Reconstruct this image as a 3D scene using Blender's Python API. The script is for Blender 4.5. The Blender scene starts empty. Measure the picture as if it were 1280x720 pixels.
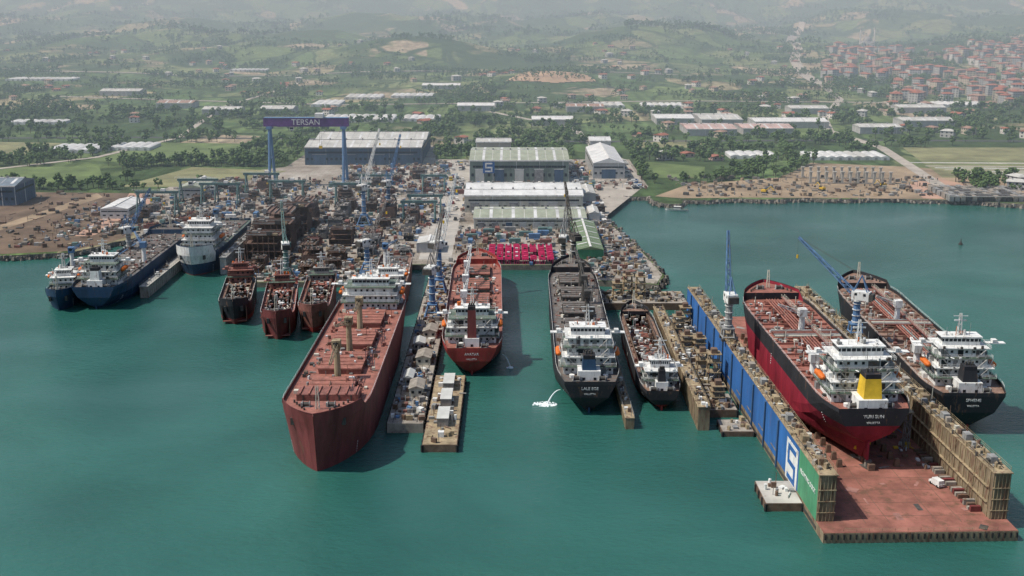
import bpy, math, random
import numpy as np
from mathutils import Vector, Matrix, noise
R=random.Random(7)
rad=math.radians
sc=bpy.context.scene
# ---------------------------------------------------------------- materials
MATS={}
def M(key,rgb=None,rough=.65,var=.35,rust=0.,scale=.25,streak=1.,metal=0.,bump=0.,spec=.3):
    if key in MATS: return MATS[key]
    m=bpy.data.materials.new(key); m.use_nodes=True
    nt=m.node_tree; n=nt.nodes; l=nt.links
    b=n['Principled BSDF']; b.inputs['Roughness'].default_value=rough; b.inputs['Metallic'].default_value=metal
    b.inputs['Specular IOR Level'].default_value=spec
    tc=n.new('ShaderNodeTexCoord'); mp=n.new('ShaderNodeMapping'); mp.inputs['Scale'].default_value=(1,1,streak)
    l.new(tc.outputs['Object'],mp.inputs['Vector'])
    n1=n.new('ShaderNodeTexNoise'); n1.inputs['Scale'].default_value=scale; n1.inputs['Detail'].default_value=7; n1.inputs['Roughness'].default_value=.65
    l.new(mp.outputs[0],n1.inputs['Vector'])
    r=n.new('ShaderNodeValToRGB'); r.color_ramp.elements[0].position=.32; r.color_ramp.elements[1].position=.68
    d=tuple(c*(1-var) for c in rgb)+(1,); u=tuple(min(1,c*(1+var*.35)) for c in rgb)+(1,)
    r.color_ramp.elements[0].color=d; r.color_ramp.elements[1].color=u
    l.new(n1.outputs['Fac'],r.inputs[0]); col=r.outputs[0]
    if rust>0:
        n2=n.new('ShaderNodeTexNoise'); n2.inputs['Scale'].default_value=scale*2.3; n2.inputs['Detail'].default_value=8; n2.inputs['Roughness'].default_value=.7
        l.new(mp.outputs[0],n2.inputs['Vector'])
        r2=n.new('ShaderNodeValToRGB'); t=.66-.3*rust
        r2.color_ramp.elements[0].position=t; r2.color_ramp.elements[1].position=min(1,t+.12)
        l.new(n2.outputs['Fac'],r2.inputs[0])
        mx=n.new('ShaderNodeMix'); mx.data_type='RGBA'; l.new(r2.outputs[0],mx.inputs[0]); l.new(col,mx.inputs[6])
        mx.inputs[7].default_value=(.13,.07,.045,1); col=mx.outputs[2]
    l.new(col,b.inputs['Base Color'])
    if bump>0:
        bp=n.new('ShaderNodeBump'); bp.inputs['Strength'].default_value=bump; bp.inputs['Distance'].default_value=.3
        l.new(n1.outputs['Fac'],bp.inputs['Height']); l.new(bp.outputs[0],b.inputs['Normal'])
    MATS[key]=m; return m
white=M('white_paint',(.66,.66,.63),rust=.36,scale=.4,streak=.3,var=.3)
cream=M('cream_paint',(.55,.52,.43),rust=.2,streak=.3)
dark=M('dark_window',(.02,.025,.03),rough=.2,var=.1)
blackp=M('black_paint',(.022,.023,.027),rust=.3,streak=.3)
redhull=M('red_antifouling',(.26,.035,.03),rust=.3,streak=.25,var=.5)
maroon=M('maroon_hull',(.17,.042,.04),rust=.3,streak=.2,var=.5)
crimson=M('crimson_hull',(.24,.018,.034),rust=.12,streak=.25,var=.5)
deckred=M('red_oxide_deck',(.3,.12,.09),rust=.42,scale=.4,var=.45)
deckbrown=M('brown_rust_deck',(.25,.16,.12),rust=.5,scale=.4,var=.5)
deckgrey=M('grey_deck',(.14,.13,.12),rust=.5,scale=.4,var=.5)
deckgreen=M('green_deck',(.09,.13,.1),rust=.4,scale=.4,var=.4)
navy=M('navy_hull',(.018,.05,.1),rust=.25,streak=.25)
bluep=M('blue_paint',(.03,.12,.33),rust=.15,streak=.25,scale=.15,var=.4)
blue2=M('crane_blue',(.1,.19,.33),rust=.15,streak=.3)
navysteel=M('dark_blue_steel',(.04,.09,.17),rust=.2,streak=.3)
teal=M('teal_crane_paint',(.11,.19,.18),rust=.3)
greenp=M('green_paint',(.07,.25,.13),rust=.15,streak=.3)
rusty=M('rusty_steel',(.16,.105,.075),rust=.5,scale=.5,var=.6)
rust2=M('primer_red_steel',(.24,.1,.08),rust=.4,scale=.4,var=.5)
greyst=M('grey_steel',(.27,.27,.26),rust=.25,scale=.5,var=.5)
darkst=M('dark_steel',(.07,.066,.06),rust=.3,scale=.5,var=.5)
bbrown=M('block_brown_primer',(.17,.11,.085),rust=.4,scale=.4,var=.5)
bgrey=M('block_grey_primer',(.27,.25,.23),rust=.3,scale=.4,var=.45)
ochre=M('ochre_dock_steel',(.33,.26,.16),rust=.5,scale=.3,streak=.3,var=.5)
ochre2=M('stained_dock_wall',(.25,.2,.13),rust=.55,scale=.35,streak=.25,var=.6)
yellow=M('yellow_paint',(.62,.4,.03),rust=.1)
orange=M('orange_paint',(.6,.14,.02),rust=.05)
pink=M('pink_primer',(.62,.04,.15),rust=.12,scale=.6,var=.45)
conc=M('concrete',(.4,.38,.34),rough=.9,rust=.12,scale=.12,var=.35)
conc2=M('concrete_stained',(.29,.26,.22),rough=.9,rust=.35,scale=.3,var=.45)
asph=M('asphalt',(.07,.07,.07),rough=.9,scale=.2)
paleroad=M('dusty_road',(.38,.35,.3),rough=.95,scale=.1,var=.3)
purple=M('purple_paint',(.12,.05,.18),rust=.05)
roofpale=M('pale_sheet_roof',(.48,.48,.45),rust=.12,scale=.12,streak=1,var=.3)
roofgreen=M('green_beige_roof',(.31,.34,.26),rust=.14,scale=.15,var=.3)
roofwhite=M('white_sheet_roof',(.62,.63,.62),rust=.1,scale=.15,var=.25)
facgreen=M('grey_green_cladding',(.17,.21,.18),rust=.1,streak=.3,scale=.2)
facblue=M('blue_cladding',(.05,.09,.15),rust=.1,streak=.3,scale=.2)
plastic=M('greenhouse_plastic',(.58,.59,.58),rough=.6,scale=.1,var=.35)
plasticp=M('greenhouse_pink',(.5,.36,.32),rough=.6,scale=.1,var=.35)
tile=M('red_roof_tile',(.32,.12,.075),rough=.85,scale=.4,var=.4)
tile2=M('faded_roof_tile',(.32,.2,.15),rough=.85,scale=.4,var=.4)
walls=[M('render_%s'%a,c,rough=.9,scale=.3,var=.2) for a,c in (('white',(.6,.58,.54)),('sand',(.48,.42,.33)),('rose',(.45,.32,.28)),('grey',(.4,.4,.39)))]
rubber=M('rubber',(.02,.02,.02),rough=.9)
soil=M('brown_soil',(.155,.11,.075),rough=1,scale=.05,var=.5)
sand=M('sandy_soil',(.31,.235,.155),rough=1,scale=.04,var=.45)
pinksoil=M('pink_soil',(.42,.27,.2),rough=1,scale=.06,var=.25)
grass=M('meadow_grass',(.12,.17,.055),rough=1,scale=.05,var=.45)
drygrass=M('dry_grass',(.22,.22,.11),rough=1,scale=.04,var=.5)
rock=M('rock',(.2,.18,.15),rough=1,scale=.5,var=.5)
bark=M('bark',(.09,.065,.045),rough=1)
# ---------------------------------------------------------------- mesh builder
class MB:
    def __init__(s): s.v=[];s.f=[];s.m=[];s.mats=[];s.idx={};s.X=None
    def mi(s,m):
        if m.name not in s.idx: s.idx[m.name]=len(s.mats); s.mats.append(m)
        return s.idx[m.name]
    def add(s,vs,fs,m):
        o=len(s.v)
        if s.X is not None: vs=[tuple(s.X@Vector(p)) for p in vs]
        s.v.extend(vs); k=s.mi(m)
        for f in fs: s.f.append([o+i for i in f]); s.m.append(k)
    def box(s,cx,cy,z,sx,sy,sz,m,rot=0,tx=1.,ty=1.):
        c,q=math.cos(rot),math.sin(rot); P=[]
        for k,(a,b) in enumerate(((1,1),(tx,ty))):
            for x,y in ((-1,-1),(1,-1),(1,1),(-1,1)):
                x=x*sx/2*a;y=y*sy/2*b
                P.append((cx+x*c-y*q,cy+x*q+y*c,z+k*sz))
        s.add(P,[(3,2,1,0),(4,5,6,7),(0,1,5,4),(1,2,6,5),(2,3,7,6),(3,0,4,7)],m)
    def cyl(s,p0,p1,r0,r1,n,m,cap=True):
        p0=Vector(p0);p1=Vector(p1);d=(p1-p0).normalized()
        a=d.orthogonal().normalized();b=d.cross(a);P=[]
        for p,r in((p0,r0),(p1,r1)):
            for i in range(n):
                t=2*math.pi*i/n+math.pi/n; P.append(tuple(p+a*(r*math.cos(t))+b*(r*math.sin(t))))
        F=[(i,(i+1)%n,n+(i+1)%n,n+i) for i in range(n)]
        if cap: F+= [tuple(range(n))[::-1],tuple(range(n,2*n))]
        s.add(P,F,m)
    def beam(s,p0,p1,w,m): s.cyl(p0,p1,w*.7,w*.7,4,m)
    def lattice(s,p0,p1,w,m,n=8,w1=None,t=.22):
        p0=Vector(p0);p1=Vector(p1);d=(p1-p0).normalized()
        a=d.cross(Vector((0,0,1)))
        if a.length<.01: a=Vector((1,0,0))
        a.normalize();b=d.cross(a); w1=w if w1 is None else w1
        def pt(k,i):
            f=i/n;ww=(w+(w1-w)*f)/2;sg=((1,1),(1,-1),(-1,-1),(-1,1))[k]
            return p0+(p1-p0)*f+a*(sg[0]*ww)+b*(sg[1]*ww)
        for k in range(4):
            s.beam(pt(k,0),pt(k,n),t,m)
            for i in range(n):
                k2=(k+1)%4
                s.beam(pt(k,i) if i%2 else pt(k2,i),pt(k2,i+1) if i%2 else pt(k,i+1),t*.6,m)
    def rail(s,x0,y0,x1,y1,z,m,step=3.,h=1.1,t=.07):
        L=math.hypot(x1-x0,y1-y0); n=max(1,int(L/step))
        for i in range(n+1):
            f=i/n; s.box(x0+(x1-x0)*f,y0+(y1-y0)*f,z,t,t,h,m)
        for hh in (h*.55,h): s.beam((x0,y0,z+hh),(x1,y1,z+hh),t*.8,m)
    def mesh(s,name):
        me=bpy.data.meshes.new(name); me.from_pydata(s.v,[],s.f)
        for m in s.mats: me.materials.append(m)
        me.polygons.foreach_set('material_index',s.m); me.update(); return me
    def obj(s,name,loc=(0,0,0),rot=0,parent=None):
        o=bpy.data.objects.new(name,s.mesh(name)); o.location=loc; o.rotation_euler=(0,0,rot)
        sc.collection.objects.link(o)
        if parent: o.parent=parent
        return o
def empty(name,loc,rot=0):
    e=bpy.data.objects.new(name,None); e.location=loc; e.rotation_euler=(0,0,rot); sc.collection.objects.link(e); return e
def inst(name,me,loc,rot=0,s=1,sz=None):
    o=bpy.data.objects.new(name,me); o.location=loc; o.rotation_euler=(0,0,rot); o.scale=(s,s,sz or s); sc.collection.objects.link(o); return o
def text(body,size,mat,loc,rot,parent=None,name='lettering'):
    c=bpy.data.curves.new(name,'FONT'); c.body=body; c.size=size; c.extrude=.05; c.align_x='CENTER'; c.align_y='CENTER'
    c.materials.append(mat); o=bpy.data.objects.new(name,c); o.location=loc; o.rotation_euler=rot
    sc.collection.objects.link(o)
    if parent: o.parent=parent
    return o
def clutter(mb,x0,x1,y0,y1,z,n,mats,smin=.5,smax=2.5,hmax=2.):
    for i in range(n):
        x=R.uniform(x0,x1);y=R.uniform(y0,y1);m=R.choice(mats);k=R.random()
        if k<.6: mb.box(x,y,z,R.uniform(smin,smax),R.uniform(smin,smax),R.uniform(.3,hmax),m,R.choice((0,0,R.uniform(0,3))))
        elif k<.75: mb.cyl((x,y,z),(x,y,z+R.uniform(.5,hmax)),.4,.4,8,m)
        elif k<.9:
            a=R.uniform(0,6.28);L=R.uniform(smax,smax*2.2);mb.beam((x,y,z+.3),(x+L*math.cos(a)*.6,y+L*math.sin(a),z+.4),.25,m)
        else: mb.box(x,y,z,.15,.15,R.uniform(2,4),m)
# ---------------------------------------------------------------- ship
def smooth(a,b,x):
    t=min(1,max(0,(x-a)/(b-a))); return t*t*(3-2*t)
def hull(mb,L,B,kz,dz,under,boot,side,deck,wlz,bootz,bul=1.1,rake=6,fc=2.4,poop=0,full=2.2,transom=.78,hold=None,bowm=None):
    D=dz-kz
    zs=sorted(set([kz,kz+.07*D,kz+.16*D,kz+.34*D,wlz,bootz,(bootz+dz)/2,dz]))+[dz+bul]
    ts=[0,.01,.03,.06,.1,.14,.2,.28,.4,.5,.6,.68,.74,.79,.84,.88,.9,.93,.955,.975,.99,1.]
    def hw(t,s):
        a0=transom*max(0,(s-.38)/.62)**.45 if s>.38 else .03
        lt=.1+.22*(1-s); ws=a0+(1-a0)*math.sin(min(1,t/lt)*math.pi/2)
        tb=.8-.14*(1-s); u=max(0,(t-tb)/(1-tb)); wb=max(0,1-u**full)**.85
        bl=1 if s>.16 else .78+.22*(s/.16)**.5
        return B/2*ws*wb*bl+.04
    def pos(t,z):
        s=min(1,(z-kz)/D)
        yb=L/2-rake*(1-s)+(.6 if z>dz else 0); ys=-L/2+.07*L*max(0,(.75-s))**1.2
        sh=1.3*max(0,(t-.7)/.3)**2*s
        zz=z+sh
        if z>dz: zz+=fc*(t>=.9)+poop*(t<=.2)
        return hw(t,s),ys+(yb-ys)*t,zz
    nz=len(zs);nt=len(ts);P=[]
    for z in zs:
        for t in ts:
            w,y,zz=pos(t,z); P.append((w,y,zz)); P.append((-w,y,zz))
    for j in range(nz-1):
        zc=(zs[j]+zs[j+1])/2; m=under if zc<wlz else boot if zc<bootz else side
        for rng,mm in (((0,15),m),((15,nt-1),bowm if (bowm and zc>bootz) else m)):
            F=[]
            for i in range(*rng):
                a=(j*nt+i)*2;b=a+2;c=a+2*nt;d=c+2
                F.append((a,b,d,c)); F.append((b+1,a+1,c+1,d+1))
            if rng[0]==0: F.append((j*nt*2+1,j*nt*2,(j+1)*nt*2,(j+1)*nt*2+1))
            used=sorted({i for f in F for i in f}); mp={u:k for k,u in enumerate(used)}
            mb.add([P[u] for u in used],[[mp[i] for i in f] for f in F],mm)
    for i in range(nt-1):
        w,y,z=pos(ts[i],kz);w2,y2,z2=pos(ts[i+1],kz)
        mb.add([(w,y,z),(-w,y,z),(-w2,y2,z2),(w2,y2,z2)],[(0,1,2,3)],under)
        t=ts[i];t2=ts[i+1];w,y,z=pos(t,dz);w2,y2,z2=pos(t2,dz);w-=.05;w2-=.05
        up=fc if t>=.9 else poop if t2<=.2 else 0
        z+=up;z2+=up
        if hold and y2>hold[0]-.01 and y<hold[1]:
            hx=hold[2]
            for sg in(1,-1): mb.add([(sg*w,y,z),(sg*w2,y2,z2),(sg*hx,y2,z2),(sg*hx,y,z)],[(0,1,2,3)],deck)
        else: mb.add([(w,y,z),(w2,y2,z2),(-w2,y2,z2),(-w,y,z)],[(0,1,2,3)],deck)
    for tt,up,cond in((.9,fc,fc>0),(.2,poop,poop>0)):
        if cond:
            w,y,z=pos(tt,dz); mb.add([(w,y,z),(-w,y,z),(-w,y,z+up),(w,y,z+up)],[(0,1,2,3)],side)
    for i in range(nt-1):
        a=pos(ts[i],dz+bul);b=pos(ts[i+1],dz+bul)
        for sg in(1,-1): mb.beam((sg*a[0],a[1],a[2]),(sg*b[0],b[1],b[2]),.16,side)
    return pos
def windows(mb,cx,cy,w,l,z,m,step=2.3,ws=.9,hs=.9):
    n=int(w/step)
    for i in range(n):
        x=cx-w/2+(i+.5)*w/n
        if R.random()<.88:
            mb.box(x,cy+l/2,z,ws,.1,hs,m); mb.box(x,cy-l/2,z,ws,.1,hs,m)
    n=int(l/step)
    for i in range(n):
        y=cy-l/2+(i+.5)*l/n
        mb.box(cx+w/2,y,z,.1,ws,hs,m); mb.box(cx-w/2,y,z,.1,ws,hs,m)
def house(mb,cy,w,l,z,n,B,wm=None,mastm=None,fun=None,funcol=None,funside=-1,funblack=True,lb=True):
    wm=wm or white; mastm=mastm or white
    for i in range(n):
        wi=w*(1-.07*i);li=l*(1-.09*i)
        mb.box(0,cy+.03*l*i,z,wi,li,2.7,wm); windows(mb,0,cy+.03*l*i,wi,li,z+1.1,dark,2.,.8,.8)
        for k in range(3): mb.box(R.uniform(-wi/2.4,wi/2.4),cy+.03*l*i-li/2,z+.05,R.uniform(.9,2.),.12,2.,R.choice((dark,deckgrey,greyst)))
        for sg in(1,-1): mb.box(sg*(wi/2+.7),cy+R.uniform(-li/3,li/3),z,1.2,R.uniform(1.5,3.5),R.uniform(1,2.2),R.choice((wm,greyst,wm)))
        z+=2.7; mb.box(0,cy+.03*l*i,z,wi+2.2,li+2.6,.2,wm if i%2 else deckgreen)
        for sg in(1,-1):
            mb.rail(-(wi+2)/2,cy+.03*l*i+sg*(li+2.4)/2,(wi+2)/2,cy+.03*l*i+sg*(li+2.4)/2,z+.2,wm,2.)
            mb.rail(sg*(wi+2)/2,cy-(li+2)/2,sg*(wi+2)/2,cy+(li+2)/2,z+.2,wm,2.)
        mb.beam((wi*.28,cy-li/2-.5,z-2.7),(wi*.28+2.5,cy-li/2-.9,z),.3,greyst)
        mb.beam((-wi*.28,cy-li/2-.5,z-2.7),(-wi*.28-2.5,cy-li/2-.9,z),.3,greyst)
        z+=.2
        clutter(mb,-wi/2-.5,wi/2+.5,cy-li/2-1,cy-li/2-.2,z,5,[wm,greyst,darkst],.4,.9,1.)
    wi=w*.68;li=l*.42
    mb.box(0,cy+l*.12,z,wi,li,2.6,wm); mb.box(0,cy+l*.12,z+1.2,wi+.12,li+.12,.9,dark)
    for k in range(9): mb.box(-wi/2+(k+.5)*wi/9,cy+l*.12,z+1.2,.22,li+.2,.9,wm)
    for sg in(1,-1):
        mb.box(sg*(wi/2+B)/2*.75,cy+l*.14,z,(B-wi)*.5,2.2,.25,wm); mb.rail(sg*wi/2,cy+l*.14-1.1,sg*B*.48,cy+l*.14-1.1,z+.2,wm,1.5)
        mb.box(sg*B*.46,cy+l*.14,z+.2,1.4,2.1,1.,wm)
    z+=2.6; mb.box(0,cy+l*.12,z,wi+1,li+1,.2,wm)
    clutter(mb,-wi/2,wi/2,cy,cy+li/2,z+.2,8,[wm,greyst,orange],.3,1.2,1.4)
    mb.lattice((0,cy+l*.12,z),(0,cy+l*.12,z+7),1.2,mastm,5,.5,.14)
    mb.box(0,cy+l*.12,z+4.5,3.6,.4,.4,mastm); mb.box(0,cy+l*.12,z+6,4.4,.2,.2,mastm)
    mb.cyl((1.5,cy+l*.1,z),(1.5,cy+l*.1,z+1.8),.7,.4,8,wm)
    for k in range(4): xx=R.uniform(-wi/2,wi/2);mb.beam((xx,cy,z),(xx,cy,z+R.uniform(2,4.5)),.08,greyst)
    if fun:
        fw,fl,fh=fun; fz=z-2.6-2.9*(n-2)-2.7; fy=cy-l/2-fl*.45-.8
        mb.box(0,fy,fz-6,fw*1.6,fl*1.3,6,wm); windows(mb,0,fy,fw*1.6,fl*1.3,fz-3,dark,3)
        mb.box(0,fy,fz,fw,fl,fh,funcol or blackp,0,.86,.8)
        if funblack: mb.box(0,fy,fz+fh,fw*.84,fl*.78,1.3,blackp)
        for k in(-1,0,1): mb.cyl((k*fw*.22,fy,fz+fh),(k*fw*.22,fy-.2,fz+fh+2.4),.32,.32,8,darkst)
        for sg in(1,-1):
            mb.box(sg*fw*1.2,fy,fz-6,2,2.4,2.6,wm); mb.cyl((sg*fw*1.2,fy,fz-3.4),(sg*fw*1.2,fy,fz-2.2),.8,.9,8,wm)
    if lb:
        for sg in(1,-1):
            x=sg*(w/2+1.5); zz=z-2.8*(n-1)
            mb.cyl((x,cy-2.6,zz),(x,cy+2.6,zz),.95,.95,8,orange); mb.cyl((x,cy+2.6,zz),(x,cy+3.5,zz),.95,.3,8,orange)
            mb.cyl((x,cy-3.5,zz),(x,cy-2.6,zz),.3,.95,8,orange)
            for yy in(-2.6,2.6): mb.beam((x-sg*1.4,cy+yy,zz-1.5),(x-sg*.2,cy+yy,zz+2.2),.25,wm)
    return z
def winch(mb,x,y,z,m):
    mb.box(x,y,z,2.6,1.6,.3,m); mb.cyl((x-1,y,z+.9),(x+1,y,z+.9),.65,.65,10,darkst); mb.box(x+1.3,y,z+.3,.5,1.1,1.1,m)
    for sg in(1,-1): mb.cyl((x+sg*.9,y,z+.9),(x+sg*1.05,y,z+.9),.95,.95,10,m)
def hatch(mb,cy,w,l,z,m,m2):
    mb.box(0,cy,z,w,l,1.4,m); mb.box(0,cy,z+1.4,w+.5,l+.4,.55,m2)
    n=max(2,int(l/3))
    for i in range(1,n): mb.box(0,cy-l/2+i*l/n,z+1.95,w+.3,.25,.18,m)
    for sg in(1,-1):
        for i in range(n): mb.box(sg*(w/2+.3),cy-l/2+(i+.5)*l/n,z,.35,.2,1.3,m)
    clutter(mb,-w/2+1,w/2-1,cy-l/2+1,cy+l/2-1,z+2.,5,[m,greyst,rusty,white],.4,1.8,.9)
def derrick(mb,y,z,h,m,x=0,jib=(0,12,3),m2=None):
    mb.cyl((x,y,z),(x,y,z+h),1.1,.9,10,m); mb.box(x,y,z+h,2.6,2.8,2.6,m2 or m)
    mb.box(x,y+.9,z+h+1,1.6,1.2,1.,dark)
    j=Vector(jib); mb.lattice((x,y,z+h+.8),(x+j.x,y+j.y,z+h+.8+j.z),1.2,m2 or m,6,.5,.16)
    mb.beam((x,y,z+h+2.6),(x+j.x,y+j.y,z+h+.8+j.z),.08,darkst)
def ship(name,stern,bow,B,deckz,kz,cols,style,sup,bul=1.1,rake=6,fc=2.4,poop=0,full=2.2,wl=0.05,boot=1.8,title=None,transom=.78,bowm=None):
    under,bootm,side,deck=cols
    dx,dy=bow[0]-stern[0],bow[1]-stern[1];L=math.hypot(dx,dy);ang=math.atan2(-dx,dy)
    E=empty(name,((stern[0]+bow[0])/2,(stern[1]+bow[1])/2,0),ang)
    h=MB(); hold=None
    if style=='open': hold=(-L*.2-.01,L*.38,B*.36)
    pos=hull(h,L,B,kz,deckz,under,bootm,side,deck,wl,boot,bul,rake,fc,poop,full,transom,hold,bowm)
    h.obj('hull',parent=E)
    g=MB()
    z=deckz
    ay=-L/2+L*sup['pos']
    house(g,ay,sup.get('w',B*.72),sup.get('l',12),z+poop,sup.get('n',4),B,sup.get('m'),None,sup.get('fun'),sup.get('fc'),lb=sup.get('lb',True))
    g.obj('superstructure',parent=E)
    d=MB(); f0=ay+sup.get('l',12)/2+3; f1=L*.38
    if sup['pos']>.5: f0=-L*.47; f1=ay-sup.get('l',12)/2-3
    if style=='tanker':
        for x in(-2.4,-1.4,-.4,.6,1.7): d.cyl((x,f0,z+1.3),(x,f1,z+1.3),.28,.28,6,R.choice((deckred,rust2,greyst)))
        d.box(3.4,(f0+f1)/2,z+2.1,1.2,f1-f0,.15,rust2)
        d.rail(2.9,f0,2.9,f1,z+2.2,cream,3); d.rail(3.9,f0,3.9,f1,z+2.2,cream,3)
        y=f0
        while y<f1:
            d.box(0,y,z,8,.3,1.,rust2); d.box(0,y+3,z+.02,B*.93,.35,.6,deck); d.box(3.4,y,z,.3,.3,2.1,rust2)
            y+=5.5
        for k in range(8):
            for sg in(1,-1):
                yy=f0+(k+.5)*(f1-f0)/8; xx=sg*B*.3
                d.cyl((xx,yy,z),(xx,yy,z+1.1),.7,.7,10,rust2); d.box(xx+sg*1.6,yy+2,z,1,1.4,.7,greyst); d.cyl((xx,yy+2.2,z),(xx,yy+2.2,z+3.2),.16,.16,6,cream)
        my=(f0+f1)/2
        for k in range(5): d.cyl((-B*.44,my-3+k*1.5,z+1.6),(B*.44,my-3+k*1.5,z+1.6),.3,.3,6,R.choice((greyst,rust2,cream)))
        for sg in(1,-1): d.box(sg*B*.44,my,z,1.2,9,.5,deck)
        derrick(d,my+5,z,6,white,0,(-9,-3,4),white); derrick(d,f0+8,z,3.5,white,-B*.3,(0,7,2),white)
    elif style=='bulk':
        n=sup.get('hatches',4); seg=(f1-f0)/n
        for i in range(n):
            hatch(d,f0+(i+.5)*seg,B*.52,seg*.68,z,sup.get('hm',deck),sup.get('hm2',deck))
            if i and sup.get('cranes',True):
                derrick(d,f0+i*seg,z,sup.get('ch',9),sup.get('cm',ochre),sup.get('cx',0),(R.uniform(-2,2),seg*.8,R.uniform(-1,6)),sup.get('cm2',None))
    elif style=='open':
        hx=B*.36
        d.box(0,(f0+f1)/2,1.,hx*2,f1-f0+6,.3,rust2)
        for sg in(1,-1):
            d.box(sg*hx,(f0+f1)/2,1.3,.25,f1-f0+4,deckz+1.2-1.3,rusty)
            y=f0
            while y<f1: d.box(sg*(hx-.25),y,1.3,.5,.25,deckz-1,rusty); y+=2.4
        for k in range(5): d.box(0,f0+(k+.3)*(f1-f0)/5,deckz-1.5,hx*2,.5,.8,rusty)
        clutter(d,-hx+1,hx-1,f0,f1,1.3,30,[rusty,rust2,greyst],1,3,1.5)
    elif style=='flat':
        d.box(0,(f0+f1)/2,z+.05,B*.7,abs(f1-f0),.3,deckgrey)
        derrick(d,f0+(f1-f0)*.3,z,7,white,B*.3,(-6,8,5),blue2)
    clutter(d,-B*.42,B*.42,-L*.4,L*.38,z,int(L*2.2),[deck,rust2,rusty,greyst,white,darkst,deck,cream,greyst],.3,1.6,1.3)
    fz=z+fc+1.3*.5
    for sg in(1,-1):
        winch(d,sg*B*.14,L*.435,fz,greyst)
        for k in range(5):
            d.cyl((sg*B*(.3-.04*k),L*(.41+.012*k),fz-.6),(sg*B*(.3-.04*k),L*(.41+.012*k),fz+.9),.3,.3,8,darkst)
        winch(d,sg*B*.2,-L*.475,z+poop,greyst)
        w,y,zz=pos(.95,deckz); d.box(sg*(w*.93),y,deckz-1.2,1.,1.6,2,darkst)
    d.lattice((0,L*.45,fz),(0,L*.45,fz+7),1.,cream,4,.5,.13)
    prev=None
    for t in (.03,.06,.1,.14,.2,.28,.4,.5,.6,.68,.74,.79,.84,.88):
        w,y,zz=pos(t,deckz+bul)
        if prev:
            for sg in(1,-1): d.rail(sg*prev[0],prev[1],sg*w,y,zz,sup.get('railm',white),3,.8,.06)
        prev=(w,y)
    # draught marks
    for sg in(1,-1):
        for tt in(.08,.5,.9):
            for k in range(5):
                zz=max(wl,.3)+k*.8; w,y,_=pos(tt,zz); d.box(sg*(w+.02),y,zz,.08,.5,.3,white)
    d.box(0,-L/2+L*.028,kz+.6,.6,3.,(deckz-kz)*.36,under)
    yp=-L/2+L*.028+3.4; c=(0,yp,kz+(deckz-kz)*.2)
    for k in range(4):
        a=k*math.pi/2+.4; d.add([c,(1.*math.cos(a-.35)*2.2,yp-.3,c[2]+math.sin(a-.35)*2.2),(2.6*math.cos(a),yp,c[2]+2.6*math.sin(a)),(math.cos(a+.35)*2.2,yp+.3,c[2]+math.sin(a+.35)*2.2)],[(0,1,2,3)],yellow)
    d.cyl((0,yp-.6,c[2]),(0,yp+3,c[2]),.5,.7,8,under)
    d.obj('deck_gear',parent=E)
    if title:
        w,y,zz=pos(0,deckz)
        text(title,1.3,white,(0,y-.25,deckz-1.2),(math.pi/2,0,0),E)
        text('VALLETTA',.8,white,(0,y-.22,deckz-3.),(math.pi/2,0,0),E)
    return E
ship('red_tanker_ship',(97.8,289),(95,416),24.5,20,4.6,(crimson,crimson,blackp,deckred),'tanker',dict(pos=.12,w=18.5,l=14,n=4,fun=(5,6,5.5),fc=yellow),rake=4,fc=2.6,wl=13,boot=16,title='YURI SUN',bowm=crimson)
ship('black_tanker_ship',(138.5,322),(143,462),24,12.5,-4,(redhull,redhull,blackp,deckbrown),'tanker',dict(pos=.11,w=17,l=12,n=4,fun=(4.5,5,3.5),fc=blackp),title='SPHENE')
ship('dark_cargo_ship',(24.5,338),(26,500),20.5,10.5,-4,(navy,blackp,blackp,deckgrey),'bulk',dict(pos=.105,w=16,l=13,n=4,fun=(4.5,5,3.5),fc=navy,hatches=5,cm=darkst,ch=9,hm=darkst,hm2=deckgrey,cx=3),title='LALE EGE')
ship('red_cargo_ship',(-14,376),(-16,518),21.5,9.5,-4,(redhull,redhull,redhull,deckred),'bulk',dict(pos=.11,w=17,l=13,n=3,fun=(3.2,3.5,10),fc=maroon,hatches=4,hm=deckgreen,hm2=deckred,cm=white,ch=6,cx=-4),title='AVATAR')
ship('maroon_bulk_carrier',(-53.5,436),(-54.5,293),25.5,13.5,-4,(maroon,maroon,maroon,deckred),'bulk',dict(pos=.1,w=20,l=13,n=3,fun=(4.5,5,4),fc=cream,hatches=4,hm=deckred,hm2=deckred,cm=ochre,ch=10),rake=3,full=2.8,wl=.4,boot=2.6)
ship('open_hold_barge',(48,342),(48.5,442),13,6,-2,(redhull,redhull,blackp,deckbrown),'open',dict(pos=.1,w=9,l=8,n=2,fun=(2.5,2.5,2.5),fc=blackp,lb=False),fc=1.5,rake=3)
ship('blue_cargo_ship',(-176,462),(-177,585),22,9,-4,(navy,navy,navy,deckgrey),'flat',dict(pos=.12,w=15,l=14,n=3,fun=(4,4,4),fc=white))
ship('white_offshore_vessel',(-151,612),(-150.5,518),20,9,-4,(redhull,navy,navy,deckgreen),'flat',dict(pos=.72,w=15,l=20,n=4,fun=None),fc=3.5,full=2.6,bowm=white,boot=5)
ship('small_supply_ship',(-204,532),(-190,458),13,5.5,-3,(navy,navy,navy,deckgreen),'flat',dict(pos=.7,w=9,l=12,n=2),fc=2)
ship('unfinished_coaster_ship',(-99,478),(-90,417),13,8,-2,(maroon,maroon,maroon,deckred),'open',dict(pos=.12,w=9,l=6,n=1,m=rust2,lb=False),fc=2,rake=4)
ship('unfinished_coaster_ship',(-84,492),(-78,426),12.5,8,-2,(maroon,redhull,rust2,deckred),'open',dict(pos=.12,w=9,l=6,n=1,m=bgrey,lb=False),fc=2,rake=4)
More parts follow.
